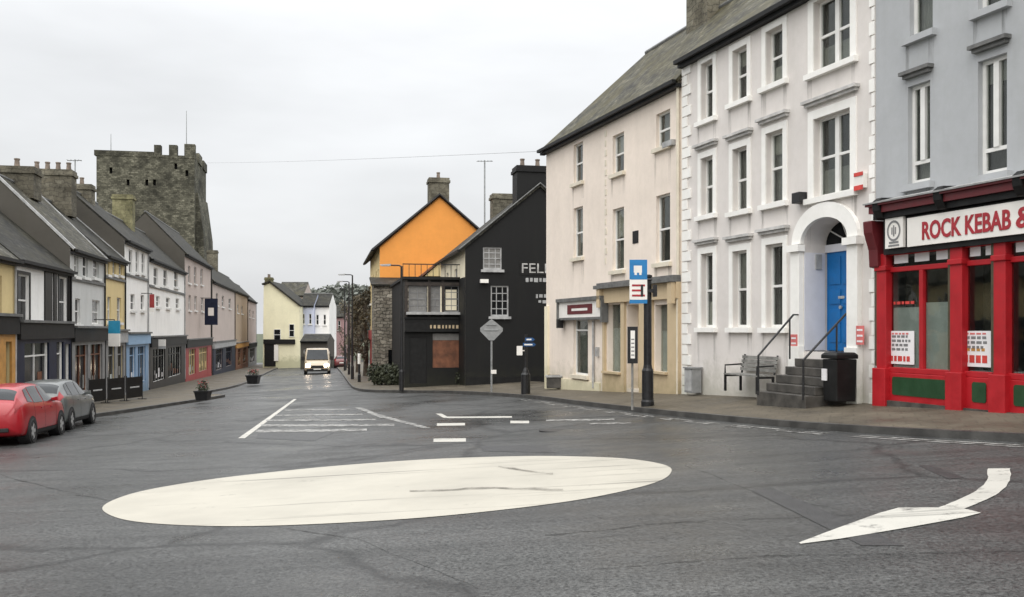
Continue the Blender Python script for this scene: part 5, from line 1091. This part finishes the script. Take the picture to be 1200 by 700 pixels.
def leaves(m, blobs, n, size, rnd=None):
    rnd = rnd or R; wts = [b[3] * b[4] * b[5] for b in blobs]
    for _ in range(n):
        b = rnd.choices(blobs, wts)[0]
        while True:
            p = Vector((rnd.uniform(-1, 1), rnd.uniform(-1, 1), rnd.uniform(-1, 1)))
            if p.length <= 1: break
        if p.length > .01: p = p * (.55 + .45 * rnd.random()) / max(p.length, .4) * min(1, p.length + .3)
        c = Vector((b[0] + p.x * b[3], b[1] + p.y * b[4], b[2] + p.z * b[5]))
        a = Vector((rnd.gauss(0, 1), rnd.gauss(0, 1), rnd.gauss(0, 1))).normalized(); q = a.orthogonal().normalized(); s_ = size * rnd.uniform(.5, 1.3); q2 = a.cross(q)
        m.face([tuple(c - q * s_ * .5), tuple(c + q2 * s_ * .35), tuple(c + q * s_ * .6), tuple(c - q2 * s_ * .35)])
X = at(649, 36.6); t = thing('stone_trough', 'pale stone trough at the cream house corner, next to the black gable', 'trough', (X, 36.6, zz(455, 36.6)))
m = MB(); m.box(-.28, .28, -.2, .2, 0, .42); m.build('body', 'stepstone', t, bevel=.02); m = MB(); m.box(-.32, .32, -.24, .24, .421, .5); m.build('rim', 'greyjoin', t, bevel=.015); m = MB(); m.box(-.24, .24, -.16, .16, .495, .508); m.build('soil', 'soil', t)
g = ground(238, 469, .13); planter('dark square planter with red flowers on the left kerb build-out', 238, g[1], .6, .42, h(*g) + .13)
g = ground(297, 450, .13); planter('dark planter with red flowers farther along the left pavement', 297, g[1], .8, .6, h(*g) + .13)
# windbreak barriers outside cafe
for k, (pa, pb_) in enumerate(((104, 124), (126, 146), (148, 167))):
    ga, gb = ground(pa, 475.5 - (pa - 104) * .11, .13), ground(pb_, 475.5 - (pb_ - 104) * .11, .13)
    L_ = math.dist(ga, gb); rz = math.atan2(gb[1] - ga[1], gb[0] - ga[0]); z0 = h(*ga) + .14
    t = thing('cafe_barrier', ('black canvas cafe barrier nearest the parked cars', 'middle black canvas cafe barrier with a white stripe', 'black canvas cafe barrier nearest the blue shopfront')[k], 'barrier', (ga[0], ga[1], z0), rz, 'cafe barriers on the left pavement')
    m = MB(); m.box(.04, L_ - .04, -.01, .01, .12, 1.08); c_ = m.build('canvas', 'blackpaint', t); m = MB(); m.box(.3, L_ - .3, -.016, -.0105, .58, .64); m.build('stripe', 'greyjoin', c_)
    for x in (.02, L_ - .02): m = MB(); m.tube([(x, 0, 0), (x, 0, 1.15)], .022, 6); m.box(x - .02, x + .02, -.22, .22, 0, .03); m.build('upright', 'iron', t)
# hanging signs on left
def hang_sign(label, px, py0, py1, wpx, out_, mats, cat='hanging sign'):
    u = LR.u(px, out_); X, Y = LR.w(u, -out_); z0, z1 = zz(py1, Y), zz(py0, Y); ww = wpx * Y / F
    t = thing('hanging_sign', label, cat, (X, Y, z0), 0)
    m = MB(); m.box(-ww / 2, ww / 2, -.05, .05, (z1 - z0) * mats[2], z1 - z0); m.build('board', mats[0], t)
    m = MB(); m.box(-ww / 2 if mats[3] == 0 else -ww * .22, ww / 2 if mats[3] == 0 else ww * .22, -.06, .06, 0 if mats[3] == 0 else (z1 - z0) * .35, (z1 - z0) * mats[2] - .005 if mats[3] == 0 else (z1 - z0) * .65); m.build('panel', mats[1], t)
    m = MB(); d = Vector((LR.w(u, 0)[0] - X, LR.w(u, 0)[1] - Y, 0)); m.tube([(0, 0, z1 - z0 + .05), tuple(d + Vector((0, 0, z1 - z0 + .05)))], .025, 6); m.tube([(0, 0, z1 - z0 - .02), (0, 0, z1 - z0 + .07)], .02, 6); m.build('bracket', 'iron', t)
hang_sign('bright blue sign with white lower half hanging over the cafe', 134, 376, 406, 13, .9, ('signcyan', 'signwhite', .5, 0))
hang_sign('dark navy square sign with white centre projecting from the pinkish house', 247.5, 350, 381, 15, .9, ('navy', 'signwhite', 0.0, 1))
hang_sign('red hanging sign on the wide white house', 178, 345, 366, 5, .6, ('shopred', 'signwhite', .25, 0))
hang_sign('small white sign hanging over the dark shop of the wide white house', 190, 398, 409, 8, .7, ('signwhite', 'greyjoin', .3, 0))
# bollards far right pavement
for k, (px, py, wt) in enumerate(((421, 448, 1), (412.5, 440, 0), (405, 434, 0))):
    g = ground(px, py, .13); t = thing('bollard', ('slim black bollard post with a white band, nearest the street corner', 'plain dark post behind the white banded bollard', 'plain dark post farthest along the right pavement')[k], 'bollard', (g[0], g[1], h(*g) + .1), 0, 'posts along the right pavement')
    sc_ = g[1] / F; hh = (1.9, 2.6, 2.2)[k]; m = MB(); m.lathe([(.1, 0), (.1, .5), (.07, .55), (.065, hh - .05), (.03, hh)], (0, 0), 10); m.build('post', 'iron', t)
    if wt: m = MB(); m.lathe([(.1, hh * .62), (.105, hh * .62 + .02), (.105, hh - .08), (.09, hh - .06)], (0, 0), 10); m.build('white_band', 'signwhite', t)
# aerials and wire
X, Y = at(568, 57.5), 57.5; z0 = 7.5
t = thing('television_aerial', 'tall television aerial standing between orange house and black gable', 'aerial', (X, Y, z0)); hh = zz(188, Y) - z0
m = MB(); m.tube([(0, 0, 0), (0, 0, hh)], .045, 6); m.build('mast', 'steel', t); m = MB(); m.tube([(-.5, 0, hh - .05), (.5, 0, hh - .05)], .03, 5)
for k in range(5): m.tube([(-.4 + .2 * k, -.2, hh - .05), (-.4 + .2 * k, .2, hh - .05)], .015, 4)
m.build('antenna', 'steel', t)
X, Y = at(88, 50), 50; X -= 0; z0 = 7.0
t = thing('television_aerial', 'television aerial above the left chimneys beside the tower', 'aerial', (X, Y, z0)); hh = zz(187, Y) - z0
m = MB(); m.tube([(0, 0, -.5), (0, 0, hh)], .035, 6); m.build('mast', 'steel', t); m = MB(); m.tube([(-.42, 0, hh - .05), (.35, 0, hh - .05)], .025, 5)
for k in range(4): m.tube([(-.35 + .2 * k, -.2, hh - .05), (-.35 + .2 * k, .2, hh - .05)], .015, 4)
m.build('antenna', 'steel', t)
a = Vector((at(243, 112), 112, zz(191, 112))); b = Vector((RR.w(0, .3)[0], RR.w(0, .3)[1], 8.9)); m = MB(); pts = []
for i in range(17): t_ = i / 16; q = a.lerp(b, t_); q.z -= .5 * 4 * t_ * (1 - t_) * .25; pts.append(tuple(q - a))
m.tube(pts, .009, 5); o = m.build('overhead_wire', 'steel'); o.location = a; tag(o, 'thin overhead wire spanning the street from the tower to cream house', 'wire')

# ================================================================== VEGETATION
def tree(name, label, X, Y, z0, hgt, rad_, mat, seed, n=1600, size=.35, bare=.35, group=None):
    rnd = random.Random(seed); t = thing(name, label, 'tree', (X, Y, z0), 0, group)
    m = MB(); m.tube([(0, 0, -.5), (.08, .05, hgt * .3), (-.05, .1, hgt * .6), (0, 0, hgt * .92)], [.22, .17, .1, .02], 8)
    blobs = []
    for k in range(16):
        a = rnd.uniform(0, 6.28); zz_ = hgt * rnd.uniform(.25, .95); rr = rad_ * (1 - abs(zz_ / hgt - .5) * 1.1) * rnd.uniform(.5, 1); e = (math.cos(a) * rr, math.sin(a) * rr, zz_)
        m.tube([(0, 0, zz_ - hgt * .15), (e[0] * .5, e[1] * .5, zz_ - hgt * .04), e], [.07, .045, .012], 5); blobs.append((e[0], e[1], e[2], rad_ * rnd.uniform(.25, .45), rad_ * rnd.uniform(.25, .45), hgt * rnd.uniform(.06, .12)))
        for q in range(3): f = Vector(e) + Vector((rnd.gauss(0, .5), rnd.gauss(0, .5), rnd.uniform(.2, 1.0))); m.tube([tuple(Vector(e) * .8), tuple(f)], [.02, .006], 4)
    blobs.append((0, 0, hgt * .9, rad_ * .35, rad_ * .35, hgt * .1)); m.build('trunk', 'bark', t)
    m = MB(); leaves(m, blobs, n, size, rnd); m.build('crown', mat, t); return t
for k, (px, Y, py, r_, n_) in enumerate(((428, 72, 338, 1.1, 900), (419, 84, 345, 1.3, 800), (408, 104, 352, 1.4, 700))):
    X = at(px, Y); z0 = h(X, Y) + .1; tree('street_tree', ('thin brown leafed tree nearest the orange house street front', 'sparse brown tree just left of the orange house', 'farthest sparse brown tree on the right side of the street')[k], X, Y, z0, zz(py, Y) - z0, r_, 'leafbrown', 11 + k, int(n_ * 1.5), .22, group='trees along the right side of the street')
lab = ['grey green tree rising just right of the lemon gable roof', 'grey green tree above the white house roof', 'grey green tree above the pink house', 'low distant tree behind the pink house right side', 'distant tree left of the farthest street lamp', 'distant bushy tree behind the street lamps', 'distant tree behind the orange house corner']
for k, (px, Y, py, r_) in enumerate(((352, 170, 341, 5), (372, 175, 338, 6), (390, 165, 338, 5.5), (408, 180, 338, 6), (428, 175, 336, 6), (399, 205, 336, 9), (440, 200, 334, 7))):
    X = at(px, Y); z0 = -4.2; tree('distant_tree', lab[k], X, Y, z0, zz(py, Y) - z0, r_ * 1.25, 'leafgrey', 40 + k, 2600, .9, group='distant trees beyond the street end')
# hedge
t = thing('hedge', 'dark green clipped hedge along the stone wall and black shopfront', 'hedge', (at(440, 53), 53, -1.3), 0)
bl = [(x, -x * .95, .42 + R.uniform(-.1, .15), .55, .55, .6) for x in rng(0, 5.2, .3)]
m = MB(); leaves(m, bl, 9000, .17); m.build('foliage', 'leafdark', t); m = MB()
for x in rng(.1, 4.3, .5): m.tube([(x, -x * .95, -.2), (x + .05, -x * .95, .6)], [.04, .015], 5)
m.build('stems', 'bark', t)

# ================================================================== VEHICLES
def wheel(t, x, y, r=.31, wd=.2):
    s_ = 1 if x > 0 else -1; w_ = bpy.data.objects.new('wheel', None)
    m = MB(); n = 22
    prof = [(-wd / 2, r * .68), (-wd / 2, r * .93), (-wd * .35, r), (wd * .35, r), (wd / 2, r * .93), (wd / 2, r * .68)]
    rings = [[(x + s_ * a, y + q * math.cos(2 * math.pi * k / n), r + q * math.sin(2 * math.pi * k / n)) for k in range(n)] for a, q in prof]
    m.loft(rings, caps=False); wh = m.build('wheel', 'tyre', t)
    m = MB(); f = x + s_ * wd * .42; q = r * .66
    m.tube([(f - s_ * .02, y, r), (f, y, r)], q * .32, 10)
    for k in range(5):
        a = 2 * math.pi * k / 5; d = Vector((0, math.cos(a), math.sin(a))); e = Vector((0, -math.sin(a), math.cos(a))); c = Vector((f, y, r))
        P = [c + d * q * .2 - e * .05, c + d * q - e * .035, c + d * q + e * .035, c + d * q * .2 + e * .05]; m.slab([tuple(v) for v in (P if s_ > 0 else P[::-1])], .015)
    m.loft([[(f, y + v * math.cos(2 * math.pi * k / n), r + v * math.sin(2 * math.pi * k / n)) for k in range(n)] for v in (q * .92, q)], caps=False); m.build('rim', 'rim', wh)
    m = MB(); m.tube([(f - s_ * .05, y, r), (f - s_ * .045, y, r)], q * .95, 18); m.build('brake_disc', 'iron', wh)
def cr(p0, p1, p2, p3, t): return .5 * (2 * p1 + (p2 - p0) * t + (2 * p0 - 5 * p1 + 4 * p2 - p3) * t * t + (3 * p1 - p0 - 3 * p2 + p3) * t ** 3)
CS = [  # y, half width, floor, belt, roof, roof half width
    (-2.06, .58, .42, .62, .78, .46), (-2.02, .74, .30, .80, .96, .60), (-1.90, .82, .24, .92, 1.08, .62), (-1.68, .85, .21, .95, 1.27, .60), (-1.35, .86, .19, .95, 1.40, .585), (-.7, .865, .18, .94, 1.46, .585),
    (0, .865, .18, .93, 1.465, .585), (.4, .865, .18, .92, 1.40, .58), (.8, .86, .18, .92, 1.19, .60), (1.12, .86, .19, .905, 1.0, .66), (1.5, .845, .21, .87, .93, .64), (1.85, .79, .25, .77, .84, .58), (2.05, .68, .31, .66, .72, .48), (2.12, .48, .40, .56, .60, .34)]
def car_ring(S):
    y, w_, zb, bl_, tp, wr = S; mid_ = .52 * bl_ + .48 * tp
    return [Vector(q) for q in ((0, y, zb), (w_ * .82, y, zb), (w_ * .97, y, zb + .1), (w_, y, zb + (bl_ - zb) * .55), (w_ * .965, y, bl_), (w_ * .5 + wr * .47, y, bl_ + (tp - bl_) * .5), (wr, y, tp - .055 * min(1, (tp - bl_) * 3)), (wr * .62, y, tp), (0, y, tp + .018))]
CR = [car_ring(q) for q in CS]; CY = [q[0] for q in CS]
def car_at(y, sp, off=0.0):
    def raw(y, sp):
        i = max(0, min(len(CY) - 2, next((k for k in range(len(CY) - 1) if y <= CY[k + 1]), len(CY) - 2))); t = (y - CY[i]) / (CY[i + 1] - CY[i])
        k = min(int(sp), 7); u = sp - k
        g = lambda a, b: CR[max(0, min(len(CR) - 1, a))][max(0, min(8, b))]
        col = [cr(g(i - 1, b), g(i, b), g(i + 1, b), g(i + 2, b), t) if 0 < i < len(CY) - 2 else g(i, b).lerp(g(i + 1, b), t) for b in (k - 1, k, k + 1, k + 2)]
        if k == 7: col[3] = Vector((-col[1].x, col[1].y, col[1].z))
        if k == 0: col[0] = Vector((-col[2].x, col[2].y, col[2].z))
        v = cr(*col, u); v.y = y; return v
    p = raw(y, sp)
    if off:
        n = (raw(y + .02, sp) - raw(y - .02, sp)).cross(raw(y, min(sp + .05, 8)) - raw(y, max(sp - .05, 0)))
        if n.length > 1e-9:
            n.normalize()
            if n.x * 1 + (n.z if sp > 5.5 else 0) < 0: n = -n
            p = p + n * off
    return p
def patch(m, side, corners, nu=8, nv=5, off=.008):
    """panel laid on the car skin; corners (y, s): low rear, low front, high front, high rear"""
    (a, b, c, d) = corners; G = []
    for j in range(nv + 1):
        t = j / nv; row = []
        for i in range(nu + 1):
            q = i / nu; y = (a[0] * (1 - q) + b[0] * q) * (1 - t) + (d[0] * (1 - q) + c[0] * q) * t; sp = (a[1] * (1 - q) + b[1] * q) * (1 - t) + (d[1] * (1 - q) + c[1] * q) * t
            v = car_at(y, min(sp, 8 - 1e-6), off)
            row.append(m.p(side * v.x, v.y, v.z))
        G.append(row)
    for j in range(nv):
        for i in range(nu):
            f = [G[j][i], G[j][i + 1], G[j + 1][i + 1], G[j + 1][i]]; m.f.append(f if side > 0 else f[::-1]); m.mi.append(0)
def car(label, loc, rz, paint, lit=False, name='parked_car', cat='car', wb=1.27, group=None):
    t = thing(name, label, cat, loc, rz, group)
    m = MB(); ys = sorted(set([round(CY[0] + (CY[-1] - CY[0]) * k / 56, 4) for k in range(57)])); rings = []
    sps = [k / 4 for k in range(33)]
    for y in ys:
        h_ = [car_at(y, min(q, 7.9999)) for q in sps]; h_[-1].x = 0; h_[0].x = 0
        rings.append([tuple(v) for v in h_] + [(-v.x, v.y, v.z) for v in h_[-2:0:-1]])
    m.loft(rings); m.build('body', paint, t, smooth=True)
    for sd_ in (1, -1):
        m = MB(); patch(m, sd_, ((-.16, 4.15), (.93, 4.15), (.36, 5.85), (-.14, 5.85))); m.build('front_window', 'carglass', t, smooth=True)
        m = MB(); patch(m, sd_, ((-1.0, 4.15), (-.24, 4.15), (-.22, 5.85), (-.92, 5.85))); m.build('rear_window', 'carglass', t, smooth=True)
        m = MB(); patch(m, sd_, ((-1.42, 4.3), (-1.07, 4.18), (-.99, 5.8), (-1.22, 5.7)), 4); m.build('quarter_window', 'carglass', t, smooth=True)
        m = MB(); patch(m, sd_, ((-2.03, 4.1), (-1.8, 4.15), (-1.74, 5.6), (-1.97, 5.6)), 4, 4, .01); m.build('tail_light', 'taillight', t, smooth=True)
        m = MB(); patch(m, sd_, ((1.82, 3.6), (2.07, 3.5), (2.05, 5.3), (1.72, 4.6)), 5, 4, .01); m.build('headlight', 'headlit' if lit else 'lampglass', t, smooth=True)
        m = MB(); patch(m, sd_, ((-.9, 1.2), (.9, 1.2), (.9, 2.15), (-.9, 2.15)), 8, 3, .012); m.build('side_skirt', 'tyre', t, smooth=True)
        for y0, y1 in ((-1.02, -1.035), (-.19, -.205), (.86, .845)): m = MB(); patch(m, sd_, ((y0, 2.2), (y1, 2.2), (y1, 4.1), (y0, 4.1)), 1, 6, .003); m.build('door_seam', 'tyre', t)
        for y0 in (-.42, .42): m = MB(); v = car_at(y0, 3.7); m.box(sd_ * (v.x - .01), sd_ * (v.x + .025), y0 - .09, y0 + .09, v.z - .012, v.z + .014); m.build('door_handle', paint, t)
        v = car_at(.74, 4.3); m = MB(); m.loft([[(sd_ * (v.x - .04), .70, v.z - .02), (sd_ * (v.x - .04), .77, v.z - .02), (sd_ * (v.x - .04), .77, v.z + .05), (sd_ * (v.x - .04), .70, v.z + .05)], [(sd_ * (v.x + .15), .67, v.z - .03), (sd_ * (v.x + .15), .75, v.z - .02), (sd_ * (v.x + .14), .73, v.z + .09), (sd_ * (v.x + .14), .67, v.z + .09)]]); m.build('wing_mirror', paint, t, bevel=.015)
        for y in (-wb, wb):
            m = MB(); m.tube([(sd_ * .60, y, .32), (sd_ * .872, y, .32)], .35, 26); m.build('wheel_arch', 'tyre', t); wheel(t, sd_ * .79, y, .305)
    def both(name, cn, mat, nu=6, nv=8, off=.008):
        m = MB(); patch(m, 1, cn, nu, nv, off); patch(m, -1, cn, nu, nv, off); return m.build(name, mat, t, smooth=True)
    both('windscreen', ((.50, 5.95), (1.04, 5.9), (1.02, 8), (.46, 8)), 'carglass'); both('rear_screen', ((-1.86, 5.95), (-1.52, 5.95), (-1.46, 8), (-1.86, 8)), 'carglass')
    m = MB(); m.box(-.26, .26, -2.1, -2.03, .60, .71); m.build('number_plate', 'plate', t)
    m = MB(); m.box(-.55, .55, -2.09, -2.0, .34, .44); m.build('rear_bumper', 'tyre', t, bevel=.02)
    m = MB(); m.box(-.42, .42, 2.05, 2.14, .36, .46); m.build('grille', 'tyre', t, bevel=.02)
    return t
SD = math.atan2(.1955, .981)        # street heading
def on_street(Xr, Y0, half=.86, mid=2.1):
    x = Xr - half * math.cos(SD); return x, Y0
def place_car(px_right_rear, Y0, **k):
    Xr = at(px_right_rear, Y0); cx = Xr - .87 * math.cos(SD) - 2.1 * math.sin(SD); cy = Y0 - .87 * math.sin(SD) + 2.1 * math.cos(SD)
    z = h(cx, cy); t = car(loc=(cx, cy, z), rz=SD, **k)
    gx = (h(cx + .5, cy) - h(cx - .5, cy)); gy = (h(cx, cy + 1) - h(cx, cy - 1)) / 2
    t.rotation_euler = (math.atan(gy * math.cos(SD) - gx * math.sin(SD) * 1), -math.atan(gx), SD)
    return t
place_car(27, 22.4, label='red hatchback parked at the left kerb, nearest the camera', paint='carred')
place_car(76, 26.75, label='silver grey hatchback parked in front of the red car', paint='carsilver')
g = ground(400, 431); t = car('dark maroon car parked far along the right side of the street', (g[0], g[1], h(*g)), SD, 'cargrey', name='parked_car')
# oncoming van with lit headlamps
g = ground(372, 438); VX, VY = g; print('van', g)
t = thing('oncoming_van', 'pale van driving towards the junction with its headlamps lit', 'van', (VX, VY, h(VX, VY)), SD + math.pi); t.scale = (1.28, 1.15, 1.05)
S = [(-2.4, .86, .35, 2.15), (-2.3, .93, .3, 2.25), (-.2, .95, .28, 2.3), (.85, .94, .28, 2.25), (1.35, .93, .28, 1.75), (1.75, .92, .28, 1.25), (2.25, .88, .3, 1.05), (2.45, .78, .36, .85)]
rings = []
for y, w_, zb, zt in S:
    half = [(w_ * .85, zb), (w_, zb + .1), (w_, zb + (zt - zb) * .5), (w_ * .93, zb + (zt - zb) * .85), (w_ * .82, zt), (w_ * .3, zt + .02)]; rings.append([(x, y, z) for x, z in half] + [(-x, y, z) for x, z in half[::-1]])
m = MB(); m.loft(rings); m.build('body', 'carwhite', t, smooth=False, bevel=.03)
m = MB(); m.slab([(-.78, 1.74, 1.32), (.78, 1.74, 1.32), (.7, .95, 2.17), (-.7, .95, 2.17)][::-1], -.04); m.build('windscreen', 'carglass', t)
for s_ in (-1, 1):
    m = MB(); m.loft([[(s_ * .82, 2.28, .72), (s_ * .82, 2.28, .95), (s_ * .5, 2.36, .95), (s_ * .5, 2.36, .72)], [(s_ * .8, 2.42, .72), (s_ * .8, 2.38, .93), (s_ * .52, 2.48, .9), (s_ * .52, 2.5, .72)]]); m.build('headlight', 'headlit', t)
    m = MB(); m.box(s_ * .95, s_ * 1.15, 1.2, 1.3, 1.25, 1.6); m.build('wing_mirror', 'tyre', t)
    m = MB(); m.box(s_ * .93, s_ * .965, .1, 1.2, 1.3, 1.85); m.build('side_window', 'carglass', t)
    for y in (-1.5, 1.55): wheel(t, s_ * .84, y, .33, .22)
m = MB(); m.box(-.75, .75, 2.4, 2.52, .32, .55); m.build('bumper', 'tyre', t); m = MB(); m.box(-.45, .45, 2.42, 2.5, .62, .82); m.build('grille', 'tyre', t); m = MB(); m.box(-.26, .26, 2.52, 2.54, .46, .57); m.build('number_plate', 'plate', t)
